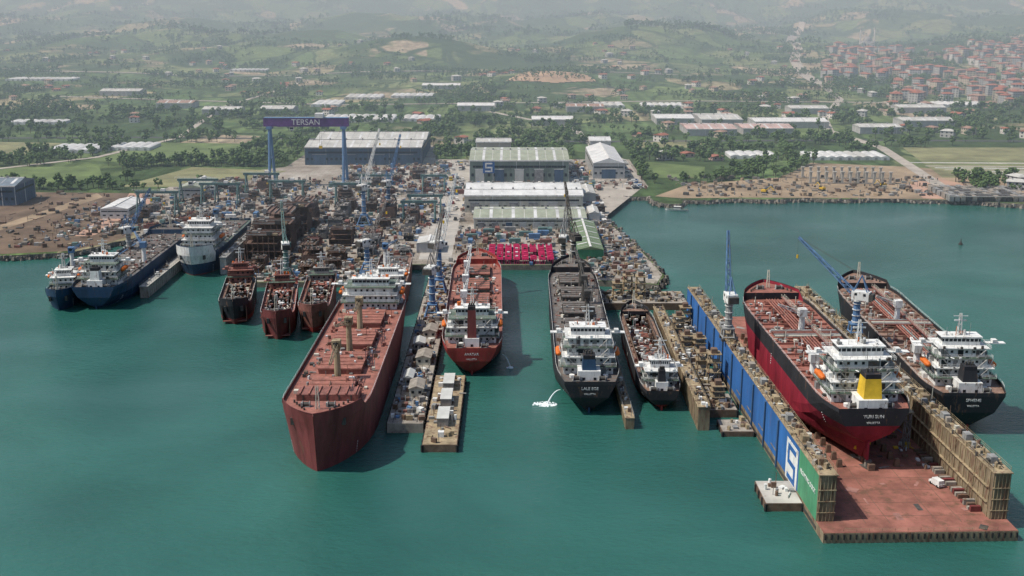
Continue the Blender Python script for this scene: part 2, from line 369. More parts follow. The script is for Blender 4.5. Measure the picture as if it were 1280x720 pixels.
ship('unfinished_coaster_ship',(-120,492),(-111.5,438),13,7,-2,(maroon,maroon,blackp,deckbrown),'open',dict(pos=.14,w=9,l=6,n=2,m=rust2,lb=False),fc=2,rake=4)
ship('white_supply_ship',(-55,533),(-52,452),15,7.5,-3,(redhull,redhull,rust2,deckbrown),'flat',dict(pos=.72,w=12,l=11,n=2,m=white),fc=1.5)
b=MB(); b.box(0,0,0,18,7,2.6,rust2)
for k in range(7): b.box(-8+k*2.7,0,2.6,.4,7.2,.4,deckred)
for k in range(5): b.box(-7+k*3.5,-3.5,.2,.4,.2,2.2,darkst)
b.obj('deck_hatch_cover',(-54,317,13.6))
# ---------------------------------------------------------------- floating dock
def dock():
    E=empty('floating_dock',(97,350,0),math.atan2(5.,182.))
    Lh=92.; p=MB()
    fl=M('dock_floor',(.28,.115,.085),rough=.8,var=.55,rust=.42,scale=.12)
    fl2=M('dock_floor_patch',(.32,.16,.13),rough=.8,var=.5,rust=.4,scale=.3)
    p.box(0,-2,-2,48,2*Lh+6,4.6,ochre2); p.box(0,-2,2.6,47.8,2*Lh+5.8,.12,fl)
    for k in range(24):
        y=-Lh+4+k*7.6
        p.box(0,y,2.72,37,.12,.03,rusty)
    for x in(-12,-6,6,12): p.box(x,0,2.73,.15,2*Lh,.02,rusty)
    for k in range(80):
        p.box(R.uniform(-17,17),R.uniform(-Lh-3,Lh),2.722+.0012*k,R.uniform(.5,3.5),R.uniform(.5,4),.012,R.choice((fl2,rusty,fl2,darkst,bgrey)),R.choice((0,.3,1)))
    for k in range(32): p.cyl((-23.5+k*1.52,-Lh-5.05,1.),(-23.5+k*1.52,-Lh-5.05,2.3),.25,.25,6,rubber)
    p.rail(-19,-Lh-4.6,19,-Lh-4.6,2.72,ochre,3.,.9,.06)
    p.obj('pontoon_deck',parent=E)
    for sg,nm in((-1,'port_wing_wall'),(1,'starboard_wing_wall')):
        w=MB(); x=sg*21.7; xo=sg*23.9; 
        w.box(x,1,2.7,4.4,2*Lh-1,12.3,ochre2)
        w.box(x,1,15,4.8,2*Lh,.25,ochre)
        xi=x-sg*2.2
        for k in range(60):
            y=-Lh+3+k*3.05; w.box(xi-sg*.12,y,2.75,.25,.3,12,ochre)
        for zz in(6.5,10.5): w.box(xi-sg*.35,1,zz,.7,2*Lh-4,.18,ochre)
        w.rail(xi,-Lh+2,xi,Lh,15.25,ochre,3,1.2,.08); w.rail(xo,-Lh+2,xo,Lh,15.25,ochre,3,1.2,.08)
        for r in(-.9,.9): w.box(x+r*1.4,1,15.25,.18,2*Lh-6,.18,darkst)
        clutter(w,x-1.9,x+1.9,-Lh+3,Lh-3,15.25,220,[ochre,rusty,greyst,cream,darkst,ochre,conc2],.4,1.5,1.5)
        for k in range(12):
            y=-Lh+8+k*15.; w.box(x,y,15.25,1.8,2.6,1.8,R.choice((ochre,conc2,greyst)))
            w.cyl((xi,y+4,15.2),(xi,y+4,16.3),.35,.35,8,darkst)
            w.beam((xi-sg*.3,y,15),(xi-sg*1.5,y+7,2.8),.12,ochre)
        w.box(xo+sg*.02,1,.5,.3,2*Lh,1.,darkst)
        if sg<0:
            w.box(xo,-Lh+2+8.5,.8,.12,17,14.1,greenp)
            w.box(xo,-Lh+19+(2*Lh-18)/2,.8,.12,2*Lh-18,14.1,bluep)
            w.box(xo-.08,-Lh+25.5,2,.12,11,11.4,white)
            for (yy,z0,ly,hz) in((0,11.,7.5,1.4),(3.,8.,1.6,3.2),(0,6.8,7.5,1.4),(-3.,3.8,1.6,3.2),(0,2.6,7.5,1.4)):
                w.box(xo-.16,-Lh+25.5+yy,z0,.12,ly,hz,bluep)
            text('FLOATING DOCK',1.7,white,(xo-.1,-Lh+10.5,9.5),(math.pi/2,0,-math.pi/2),E)
            for k in range(10): w.box(xo-.25,-Lh+40+k*15,.5,.5,.8,14,navysteel)
            for k in range(9): w.box(xo-.07,-Lh+44+k*15,4.5,.1,7,.35,ochre2)
        for k in range(5): w.box(x-1.8+k*.9,-Lh+1.35,2.8,.15,.3,12,ochre)
        for zz in(5,8,11): w.box(x,-Lh+1.3,zz,4.4,.4,.2,ochre)
        w.obj(nm,parent=E)
    kb=MB()
    for k in range(48):
        y=-60+k*2.6; kb.box(0,y,2.75,1.8,1.3,1.75,conc2 if k%2 else rusty)
        if k%2:
            for sx in(-8,8): kb.box(sx,y,2.75,1.6,1.3,2.2,rusty,0,.7,.7)
    for k in range(26):
        kb.box(17.8,-Lh+6+k*1.3+(k//5)*1.2,2.75,2.+R.random(),.9,R.uniform(.6,1.5),R.choice((rusty,maroon,conc2)))
    clutter(kb,12,18,-60,60,2.75,80,[rusty,greyst,blue2,yellow,white],.5,1.6,1.4)
    clutter(kb,-18,-12,-60,60,2.75,60,[rusty,greyst,blue2,yellow],.5,1.6,1.4)
    for k in range(7):
        y=-45+k*17
        kb.lattice((15,y,2.75),(15,y,14),1.4,greyst,6); kb.box(15,y,14,2.4,3,.2,ochre)
    kb.obj('keel_blocks',parent=E)
dock()
def wingwall(name,x0,x1,y0,y1,z,m=ochre,m2=ochre2,n=40):
    w=MB(); cx=(x0+x1)/2;W=x1-x0
    w.box(cx,(y0+y1)/2,-2,W,y1-y0,2+z,m2); w.box(cx,(y0+y1)/2,z,W+.4,y1-y0+.2,.25,m)
    y=y0+1
    while y<y1:
        for sg in(1,-1): w.box(cx+sg*(W/2+.1),y,.4,.2,.3,z-.5,m)
        y+=3
    for sg in(1,-1): w.rail(cx+sg*W/2,y0,cx+sg*W/2,y1,z+.25,ochre if z>6 else greyst,3,1.1)
    clutter(w,x0+.6,x1-.6,y0,y1,z+.25,n,[m,rusty,greyst,white,darkst],.4,1.3,1.3)
    return w.obj(name)
wingwall('dock_wall',56.8,60.3,326,440,7.5,n=90)
wingwall('dock_wall',34.8,37.4,327,440,3.5,n=60)
wingwall('dock_wall',-163,-159.5,482,585,5,conc,conc2)
wingwall('dock_wall',-138.5,-135.5,525,600,8,greyst,greyst)
wingwall('dock_wall',-189,-186.5,500,592,9,blue2,navy)
def pontoon(x0,x1,y0,y1,z=1.6,n=12,name='work_pontoon',mats=None,top=conc2):
    w=MB(); w.box((x0+x1)/2,(y0+y1)/2,-1,x1-x0,y1-y0,z+1,rusty); w.box((x0+x1)/2,(y0+y1)/2,z,x1-x0-.3,y1-y0-.3,.1,top)
    for sg in(0,1):
        for k in range(int((y1-y0)/4)+1): w.cyl(((x0,x1)[sg],y0+k*4,.2),((x0,x1)[sg],y0+k*4,z-.1),.45,.45,6,rubber)
    clutter(w,x0+1,x1-1,y0+1,y1-1,z+.1,n,mats or [rusty,greyst,ochre,white],.6,2,1.6)
    return w.obj(name)
pontoon(63.5,73,321,331); pontoon(65.5,75,270,284,2.2,top=conc); pontoon(62,71,337,352,2.5,40); pontoon(61.5,71.5,362,378,2.,40); pontoon(61.5,71,388,402,3,50); pontoon(61,71,410,440,3,110)
pontoon(36,74,462,482,3,160,'access_pier',[rusty,ochre,greyst,darkst],conc2)
pontoon(61,66,350,412,1.4,70)
for (x,y) in((66,345),(65,370),(68,395),(64,420),(55,472),(45,470),(68,430),(50,476),(68,365),(64,398)):
    g=MB(); h=R.uniform(5,10)
    for sx in(-2,2):
        for sy in(-2,2): g.beam((sx,sy,0),(sx*.8,sy*.8,h),.3,ochre)
    for zz in(h*.35,h*.7,h): g.box(0,0,zz,4.6,4.6,.25,ochre)
    g.beam((-2,-2,0),(2,-2,h*.5),.2,ochre); g.beam((2,-2,h*.5),(-2,-2,h),.2,ochre)
    g.box(0,0,h+.2,2,2.4,1.6,rusty); g.obj('steel_mooring_tower',(x,y,2.5))
def pier():
    w=MB(); w.box(-32.5,428,-2,11,208,5,conc2); w.box(-32.5,428,3,10.8,207.8,.1,conc2)
    for k in range(50): w.box(-38.2,326+k*4.1,.3,.5,.8,2.4,rubber); w.box(-26.8,326+k*4.1,.3,.5,.8,2.4,rubber)
    for x in(-36.3,-29): w.box(x,428,3.1,.2,206,.12,darkst)
    clutter(w,-37,-27.5,326,530,3.1,420,[rusty,greyst,white,ochre,rust2,darkst,blue2,bgrey],.5,2.2,1.8)
    w.obj('finger_pier')
    for i,(x,y,a,c) in enumerate(((-31,352,4.5,9),(-34.5,362,3,8),(-31,384,5,9),(-34,400,4,7),(-31,416,5,9))):
        s=MB(); s.box(0,0,0,a,c,2.8,greyst if i%2 else cream); windows(s,0,0,a,c,1.1,dark,2)
        s.add([(-a/2-.3,-c/2-.3,2.8),(a/2+.3,-c/2-.3,2.8),(a/2+.3,c/2+.3,2.8),(-a/2-.3,c/2+.3,2.8),(0,-c/2-.3,3.7),(0,c/2+.3,3.7)],[(0,1,4),(1,2,5,4),(2,3,5),(3,0,4,5),(3,2,1,0)],roofpale if i%2 else conc2)
        s.obj('pier_shed',(x,y,3.1),R.uniform(-.05,.05))
    pontoon(-26.2,-16,309,371,2.3,50,top=ochre)
    for y in(328,345,360):
        s=MB(); s.box(0,0,0,3.4,10,2.6,bgrey); s.box(0,0,2.6,3.7,10.3,.2,roofpale)
        for k in range(4): s.box(-1.72,-4+k*2.6,.9,.06,1.1,.9,dark)
        s.obj('site_cabin',(-21,y,2.4))
pier()
# ---------------------------------------------------------------- cranes
def crane(x,y,z,th,jl,je,az,col,jcol,name='luffing_dock_crane',pw=6):
    c=MB(); ph=th*.3
    for sx in(-1,1):
        for sy in(-1,1):
            c.beam((sx*pw/2,sy*pw/2,0),(sx*1.6,sy*1.6,ph),.5,col); c.box(sx*pw/2,sy*pw/2,0,.9,2.,.9,darkst)
        c.beam((sx*pw/2,-pw/2,1.2),(sx*pw/2,pw/2,1.2),.4,col); c.beam((-pw/2,sx*pw/2,1.2),(pw/2,sx*pw/2,1.2),.4,col)
    c.box(0,0,ph,4,4,.5,col); c.cyl((0,0,ph),(0,0,th),1.3,1.1,10,col)
    for k in range(4): c.cyl((0,0,ph+(th-ph)*(k+.5)/4),(0,0,ph+(th-ph)*(k+.5)/4+.2),1.5,1.5,10,white)
    c.cyl((0,0,th),(0,0,th+.6),1.8,1.8,12,white)
    c.X=Matrix.Translation((0,0,th+.6))@Matrix.Rotation(az,4,'Z')
    c.box(0,-1.2,0,3.4,6,3.,white if jcol!=darkst else darkst); c.box(0,-4.8,.2,3.4,1.4,2.2,darkst); c.box(2.,1.8,.2,1.4,1.8,2.1,jcol); c.box(2.,2.72,.9,1.2,.1,1.1,dark); c.box(2.72,1.8,.9,.06,1.4,1.,dark)
    windows(c,0,-1.2,3.4,6,1.6,dark,2.4)
    for sx in(-1.1,1.1): c.beam((sx,1.4,2.8),(0,-1,8.5),.3,jcol); c.beam((sx,-3.4,2.8),(0,-1,8.5),.28,jcol)
    tip=(0,2+jl*math.cos(je),2.5+jl*math.sin(je))
    c.lattice((0,2,2.5),tip,1.6,jcol,12,.6,.24)
    for sx in(-.5,.5): c.beam((sx,-1,8.5),(sx*.6,tip[1],tip[2]),.07,darkst)
    c.beam(tip,(0,tip[1],tip[2]-jl*.25),.06,darkst); c.box(0,tip[1],tip[2]-jl*.25-1,.6,.6,1.2,yellow)
    return c.obj(name,(x,y,z))
crane(73.5,371,15.3,13,21,rad(80),rad(5),greyst,blue2,pw=4)
crane(118.6,377,15.3,12,26,rad(40),rad(58),blue2,blue2,pw=4)
crane(-32,440,3.1,18,25,rad(62),rad(-18),blue2,bgrey)
crane(-31.5,478,3.1,20,30,rad(68),rad(-35),blue2,white)
crane(-83,628,2.6,20,34,rad(60),rad(-25),blue2,white,pw=8)
crane(-72,655,2.6,18,28,rad(66),rad(-30),navysteel,blue2,pw=8)
crane(28,505,2.6,18,24,rad(68),rad(20),darkst,darkst)
crane(24,520,2.6,14,22,rad(60),rad(-10),darkst,greyst)
crane(-186,540,2.6,14,22,rad(50),rad(-30),greyst,blue2,pw=3)
crane(-103,505,2.6,14,20,rad(58),rad(15),teal,teal)
crane(-68,520,2.6,12,20,rad(55),rad(-40),blue2,bgrey)
def goliath(x0,x1,y,h,text_=None,legm=None,beamm=None,w=4.5,bh=5.5,ls=1.):
    g=MB(); lm=legm or greyst; bm=beamm or purple; cx=(x0+x1)/2; sp=x1-x0
    g.box(0,0,h-bh,sp+8*ls,w,bh,bm); g.box(0,0,h,sp+7*ls,w+.3,.25,lm)
    g.rail(-sp/2-3,-w/2,sp/2+3,-w/2,h+.25,white,3)
    for sg in(-1,1):
        x=sg*sp/2
        for sy in(-1,1):
            g.cyl((x,sy*10*ls,2),(x,sy*1.6*ls,h-bh),1.1*ls,1.*ls,8,lm); g.box(x,sy*10*ls,0,1.6*ls,5*ls,2,darkst)
            for k in range(2): g.box(x,sy*10*ls+(k-.5)*2.6,0,1.2,1.8*ls,1,rubber)
        g.beam((x,-10*ls,2.4),(x,10*ls,2.4),.9*ls,lm); g.beam((x,-6*ls,h*.42),(x,6*ls,h*.42),.7*ls,lm)
        g.box(x,0,h-bh-2*ls,4*ls,w+2*ls,2*ls,lm)
    g.box(sp*.18,0,h+.2,6*ls,w+2*ls,3.2*ls,white); g.box(-sp*.2,0,h-bh-2.5,2.6,2.6,2.4,white); g.box(-sp*.2,-1.3,h-bh-1.8,2.2,.15,1.2,dark)
    for k in(-.6,.6):
        g.beam((sp*.18+k,0,h-bh),(sp*.18+k,0,h-bh-h*.28),.09,darkst)
    g.box(sp*.18,0,h-bh-h*.28-2,2.4*ls,1.4,2*ls,yellow)
    E=g.obj('gantry_crane',(cx,y,2.55))
    if text_: text(text_,bh*.95,white,(0,-w/2-.1,h-bh/2),(math.pi/2,0,0),E)
goliath(-162,-112.6,763,46,'TERSAN',blue2,purple,4.5,5.6,.9)
for (x0,x1,y,h) in ((-218,-196,655,15),(-206,-184,700,15),(-190,-168,690,14),(-172,-152,730,14),(-150,-130,700,14),(-108,-88,690,14),(-98,-80,730,13),(-60,-42,660,12),(-62,-44,640,12),(-58,-44,735,12)):
    goliath(x0,x1,y,h,None,teal,teal,1.2,1.2,.42)
# ---------------------------------------------------------------- halls
def hall(name,x0,x1,y0,y1,h,rise,wallm,roofm,bays=1,axis='x',trim=white,win=True,doors=0,sky=True):
    w=MB();W=x1-x0;D=y1-y0;ov=.6
    w.box(W/2,D/2,0,W,D,h,wallm)
    n=int(W/4)
    for i in range(n+1):
        for yy in(-.08,D+.08): w.box(i*W/n,yy,0,.35,.16,h-.1,trim if i%4==0 else wallm)
    n=int(D/5)
    for i in range(n+1):
        for xx in(-.08,W+.08): w.box(xx,i*D/n,0,.16,.35,h-.1,trim if i%3==0 else wallm)
    if win:
        w.box(W/2,-.1,h*.68,W*.94,.12,h*.1,dark)
        k=int(W/3.6)
        for i in range(k): w.box((i+.5)*W/k,-.12,h*.28,1.7,.14,h*.14,dark)
        w.box(-.1,D/2,h*.68,.12,D*.9,h*.1,dark); w.box(W+.1,D/2,h*.68,.12,D*.9,h*.1,dark)
    for i in range(doors):
        x=(i+.5)*W/doors; w.box(x,-.2,0,W/doors*.45,.2,h*.6,R.choice((roofpale,facblue,greyst))); w.box(x,-.25,h*.6,W/doors*.5,.25,.4,trim)
    if axis=='x':
        d=D/bays
        for b in range(bays):
            ya=b*d-(ov if b==0 else 0);yb=(b+1)*d+(ov if b==bays-1 else 0);ym=(ya+yb)/2
            P=[(-ov,ya,h),(W+ov,ya,h),(W+ov,ym,h+rise),(-ov,ym,h+rise),(W+ov,yb,h),(-ov,yb,h)]
            w.add(P,[(0,1,2,3),(3,2,4,5),(0,3,5),(1,4,2),(5,4,1,0)],roofm)
            w.box(W/2,ym,h+rise-.05,W+1,1.2,.35,trim)
            sl=rise/(d/2)
            k=int(W/6)
            for i in range(k):
                x=(i+.5)*W/k
                for sg in(-1,1):
                    y0_,y1_=ym+sg*1.5,ym+sg*(d/2-1.)
                    z0_,z1_=h+rise-sl*1.5,h+sl*1.
                    ww=.9 if (sky and i%2) else .12
                    mm=plastic if (sky and i%2) else trim
                    w.add([(x-ww,y0_,z0_+.08),(x+ww,y0_,z0_+.08),(x+ww,y1_,z1_+.08),(x-ww,y1_,z1_+.08)],[(0,1,2,3)],mm)
                if i%2==0: w.box(x,ym,h+rise+.25,1,1.4,.9,greyst)
        w.box(W/2,-ov-.1,h-.3,W+1.3,.3,.8,trim)
    else:
        d=W/bays
        for b in range(bays):
            xa=b*d;xb=(b+1)*d;xm=(xa+xb)/2
            P=[(xa,-ov,h),(xa,D+ov,h),(xm,D+ov,h+rise),(xm,-ov,h+rise),(xb,D+ov,h),(xb,-ov,h)]
            w.add(P,[(0,3,2,1),(3,5,4,2),(0,5,3),(1,2,4),(0,1,4,5)],roofm)
            w.box(xm,D/2,h+rise-.05,1.1,D+1,.3,trim)
            k=int(D/7)
            for i in range(k):
                y=(i+.5)*D/k
                for sg in(-1,1):
                    xs=[xm+sg*1.,xm+sg*(d/2-.6)];zs=[h+rise-rise/(d/2),h+rise*.6/(d/2)]
                    ww=.7 if i%2 else .12
                    w.add([(xs[0],y-ww,zs[0]+.08),(xs[0],y+ww,zs[0]+.08),(xs[1],y+ww,zs[1]+.08),(xs[1],y-ww,zs[1]+.08)],[(0,1,2,3)],plastic if i%2 else trim)
    return w.obj(name,(x0,y0,2.6))
hall('green_fabrication_hall',-29,39,778,848,15,3,facgreen,roofgreen,1,doors=5)
lg=MB(); lg.box(0,0,0,8,.3,8,bluep)
for (xx,z0,lx,hz) in((0,6.2,5,1),(-2,4.2,1,2),(0,3.4,5,1),(2,1.6,1,2),(0,.8,5,1)): lg.box(xx,-.2,z0,lx,.2,hz,white)
lg.obj('company_sign',(-16,777.5,9.1))
hall('white_workshop_hall',-28,42,668,715,10,2,cream,roofwhite,2,doors=6,trim=white)
hall('cream_workshop',-21,41,620,655,5.8,2.2,cream,roofgreen,1,doors=8)
hall('white_warehouse',57,79,795,880,11,3.5,walls[3],roofwhite,1,'y',doors=1)
hall('dark_assembly_hall',-157,-69,860,962,13,3,facblue,roofpale,2,doors=4,trim=greyst)
hall('sand_office_building',-27,-1,862,885,17,1.5,walls[1],roofpale,1)
hall('white_annex',62,78,900,925,13,2,walls[0],roofwhite,1)
hall('green_storage_shed',32,45,545,615,5,1.5,greenp,M('green_roof',(.14,.2,.11),rust=.3),1,'y',win=False)
hall('blue_warehouse',-345,-305,690,720,12,3,facblue,M('slate_roof',(.16,.2,.24),rust=.1),1)
hall('small_white_warehouse',-238,-222,648,680,6,1.5,walls[0],roofwhite,1,'y')
hall('small_grey_warehouse',-212,-196,715,750,7,2,walls[3],roofgreen,1,'y')
hall('office_block',-335,-318,650,668,7,2,walls[1],tile,1)
hall('shed',44,50,640,660,5,1,walls[0],roofpale,1,'y',win=False)
hall('shed',43,52,700,730,6,1,walls[3],roofpale,1,'y',win=False)
hall('shed',-48,-36,560,575,5,1,walls[3],roofpale,1,'y',win=False)
p=MB()
for r in range(4):
    for c in range(8):
        x=-10+c*4.1;y=538+r*8.6
        if R.random()<.1: continue
        for k in range(3): p.box(x-1+k*1.,y,0,.35,6.4,2.2,pink)
        p.box(x,y,2.2,3.2,6.8,.3,pink)
        for k in range(4): p.box(x,y-2.8+k*1.9,2.5,3.,.25,.5,pink)
        if R.random()<.4: p.box(x,y,2.6,1.2,1.2,1.,R.choice((pink,white,darkst)))
p.obj('pink_steel_racks',(0,0,2.6))
# ---------------------------------------------------------------- hull blocks
def blockmesh(w,l,h,m,seed):
    r=random.Random(seed); b=MB(); nd=max(1,int(h/3.5))
    for k in range(nd+1):
        b.box(r.uniform(-.5,.5),0,k*(h-.3)/nd,w*r.uniform(.75,1),l*r.uniform(.85,1),.3,m)
    b.box(-w/2,0,0,.25,l,h*r.uniform(.4,1),m); b.box(w/2,0,0,.25,l,h*r.uniform(.3,1),m)
    b.box(0,l*.1,0,w*.95,.25,h*.95,m)
    for k in range(int(l/2)):
        y=-l/2+1+k*2
        for x in(-w/2-.2,w/2+.2): b.box(x,y,0,.3,.25,h*r.uniform(.6,.95),m)
        b.box(0,y,h-.2,w*.9,.2,.7,bgrey if k%3==0 else m)
    for k in range(int(w/2.4)): b.box(-w/2+1.2+k*2.4,-l/2+.1,0,.25,.3,h*.95,m)
    for k in range(10): b.box(r.uniform(-w/2,w/2),r.uniform(-l/2,l/2),h,r.uniform(.6,2.5),r.uniform(.6,2.5),r.uniform(.4,2.),r.choice((m,greyst,bgrey,darkst,ochre)))
    for x in(-w/3,w/3):
        for y in(-l/3,l/3): b.box(x,y,-1.,1,1,1,conc2)
    return b.mesh('hull_block')
BL=[blockmesh(12,14,8,bbrown,1),blockmesh(10,12,5,rust2,2),blockmesh(14,10,8,bgrey,3),blockmesh(9,16,4,greyst,4),blockmesh(16,12,11,bbrown,5),blockmesh(8,10,3.5,darkst,6),blockmesh(12,12,6,rusty,7),blockmesh(10,8,4,bgrey,8)]
def blocks(x0,x1,y0,y1,nx,ny,p=.85,sc_=1.,ch=None):
    for i in range(nx):
        for j in range(ny):
            if R.random()<p:
                x=x0+(i+.5)*(x1-x0)/nx+R.uniform(-1,1); y=y0+(j+.5)*(y1-y0)/ny+R.uniform(-1.5,1.5)
                inst('hull_block',R.choice(ch or BL),(x,y,3.55),R.choice((0,math.pi/2,math.pi)),sc_*R.uniform(.55,.95))
blocks(-126,-68,508,548,5,3,.8,.8,[BL[0],BL[1],BL[6],BL[5],BL[7]])
blocks(-124,-66,548,606,4,3,.9,.95)
blocks(-118,-66,612,700,4,5,.7,.85)
blocks(-222,-150,608,680,5,4,.65,.75)
blocks(-215,-130,690,760,6,4,.55,.7)
blocks(-64,-50,600,760,1,10,.7,.7)
blocks(-112,-60,705,840,4,8,.5,.7)
blocks(-62,-47,545,600,1,3,.7,.7)
blocks(48,58,560,690,1,8,.6,.5)
for (x,y,s) in((-121,545,1.1),(-121,565,1.25),(-121,588,1.4),(-121,612,1.25),(-118,640,1.1)):
    inst('hull_section',BL[4],(x,y,3.8),R.choice((0,math.pi/2)),s)
y_=MB()
CM=[rusty,rust2,greyst,white,darkst,blue2,bgrey,ochre,teal,rusty,greyst,bgrey,bbrown]
for (x0,x1,y0,y1,n) in((-127,-64,502,545,420),(-126,-50,545,860,1700),(-225,-130,604,790,1300),(-30,32,534,618,380),(37,64,505,600,420),(33,55,600,720,380),(-52,-45,620,860,180),(-30,-28,620,770,60),(42,56,700,880,150),(-260,-215,570,700,250),(-60,42,722,776,260),(-62,-20,850,880,60),(58,90,750,790,60)):
    clutter(y_,x0,x1,y0,y1,0,n,CM,.5,3.,2.2)
y_.obj('steel_stock_piles',(0,0,2.6))
CT=[]
for m in(blue2,rust2,greyst,white,teal):
    c=MB(); c.box(0,0,0,2.44,6.1,2.6,m)
    for k in range(9):
        for sg in(1,-1): c.box(sg*1.24,-2.7+k*.66,.2,.08,.2,2.2,m)
    c.box(0,-3.07,.2,.1,.06,2.2,darkst); c.box(0,0,2.6,2.2,5.8,.05,m); CT.append(c.mesh('shipping_container'))
for i in range(90):
    rg=R.choice(((-225,-130,604,790),(-126,-50,620,860),(43,56,620,800),(-60,42,722,774),(-30,30,580,616)))
    inst('shipping_container',R.choice(CT),(R.uniform(rg[0],rg[1]),R.uniform(rg[2],rg[3]),2.6),R.choice((0,math.pi/2)))
def carmesh(m,van=False):
    c=MB(); c.box(0,0,.35,1.75,4.3,.62,m); c.box(0,-.2,.97,1.6,2.4,.55,dark,0,.85,.75); c.box(0,-.2,1.5,1.35,1.75,.05,m)
    if van: c.box(0,-.5,.97,1.74,3.1,1.,m,0,.95,.95)
    for sx in(-.85,.85):
        for sy in(-1.35,1.35): c.cyl((sx-.1,sy,.34),(sx+.1,sy,.34),.34,.34,10,rubber)
    for sx in(-.6,.6): c.box(sx,2.15,.6,.35,.06,.18,cream); c.box(sx,-2.15,.6,.35,.06,.18,redhull)
    return c.mesh('parked_car')
def truckmesh(m,m2):
    c=MB(); c.box(0,3.1,.6,2.4,2.,2.2,m,0,.95,.9); c.box(0,4.,1.7,2.1,.1,.8,dark); c.box(0,-1.1,.8,2.45,6.,.25,darkst); c.box(0,-1.1,1.05,2.4,5.8,1.5,m2)
    for sx in(-1.,1.):
        for sy in(3,-1.5,-3): c.cyl((sx-.15,sy,.5),(sx+.15,sy,.5),.5,.5,10,rubber)
    return c.mesh('truck')
CARS=[carmesh(m,v) for m,v in((white,0),(greyst,0),(blackp,0),(redhull,0),(white,1),(bluep,0))]
TR=[truckmesh(white,rust2),truckmesh(yellow,greyst),truckmesh(bluep,white)]
for i in range(120):
    k=R.random()
    if k<.5: x,y,r=R.choice((44,47,83,86))+R.uniform(-.5,.5),R.uniform(750,880),math.pi/2
    elif k<.8: x,y,r=R.uniform(-27,40),R.choice((724,728,770,662)),0
    else: x,y,r=R.uniform(-45,-32),R.uniform(620,860),R.choice((0,.1,3.1))
    inst('parked_car',R.choice(CARS),(x,y,2.68),r)
for i in range(16): inst('truck',R.choice(TR),(R.choice((-40,50,60))+R.uniform(-3,3),R.uniform(740,860),2.68),R.choice((0,3.14,.2)))
inst('parked_car',CARS[4],(113,280,2.85),.3)
for (x,y,a) in((205,745,.5),(250,760,2.),(165,735,4)):
    e=MB(); e.box(-1.2,0,0,.6,3.8,.9,darkst);e.box(1.2,0,0,.6,3.8,.9,darkst);e.box(0,-.4,1,2.6,3.4,1.3,yellow);e.box(-.7,.8,1.2,1.1,1.4,1.9,dark)
    e.beam((.4,1,1.8),(.4,4.6,4.8),.4,yellow);e.beam((.4,4.6,4.8),(.4,7,2.2),.32,yellow);e.box(.4,7,1.1,1.1,.9,1.1,darkst)
    e.obj('excavator',(x,y,2.7),a)
# ---------------------------------------------------------------- LAND
coast=[(-5000,700),(-900,620),(-420,566),(-330,560),(-256,553),(-238,557),(-224,560),(-212,578),(-200,600),(-128,602),(-128,500),(-63,500),(-63,534),(36,533),(36,503),(52,500),(66,495),(71,514),(67,560),(60,610),(54,655),(51,690),(57,715),(70,724),(88,722),(92,700),(105,697),(108,712),(124,709),(142,716),(163,712),(190,718),(215,713),(240,716),(262,711),(285,708),(315,696),(360,690),(450,700),(900,740),(5000,900)]
def sub(pts,i0,i1,amp):
    out=[]
    for i,(a,b) in enumerate(zip(pts[:-1],pts[1:])):
        out.append(a)
        if i<i0 or i>=i1:
            L=math.dist(a,b); n=min(30,int(L/6))
            for k in range(1,n):
                f=k/n; out.append((a[0]+(b[0]-a[0])*f+R.uniform(-amp,amp),a[1]+(b[1]-a[1])*f+R.uniform(-amp,amp)))
    out.append(pts[-1]); return out
cp=sub(coast,8,16,1.2)
SEAM=1250.
def sheet(name,pts,z,m,skirt=None):
    b=MB(); n=len(pts)
    b.add([(x,y,z) for x,y in pts],[tuple(range(n))],m)
    if skirt:
        for a,c in zip(pts[:-1],pts[1:]): b.add([(a[0],a[1],z),(c[0],c[1],z),(c[0],c[1]-.01,-4),(a[0],a[1]-.01,-4)],[(3,2,1,0)],skirt)
    return b.obj(name)
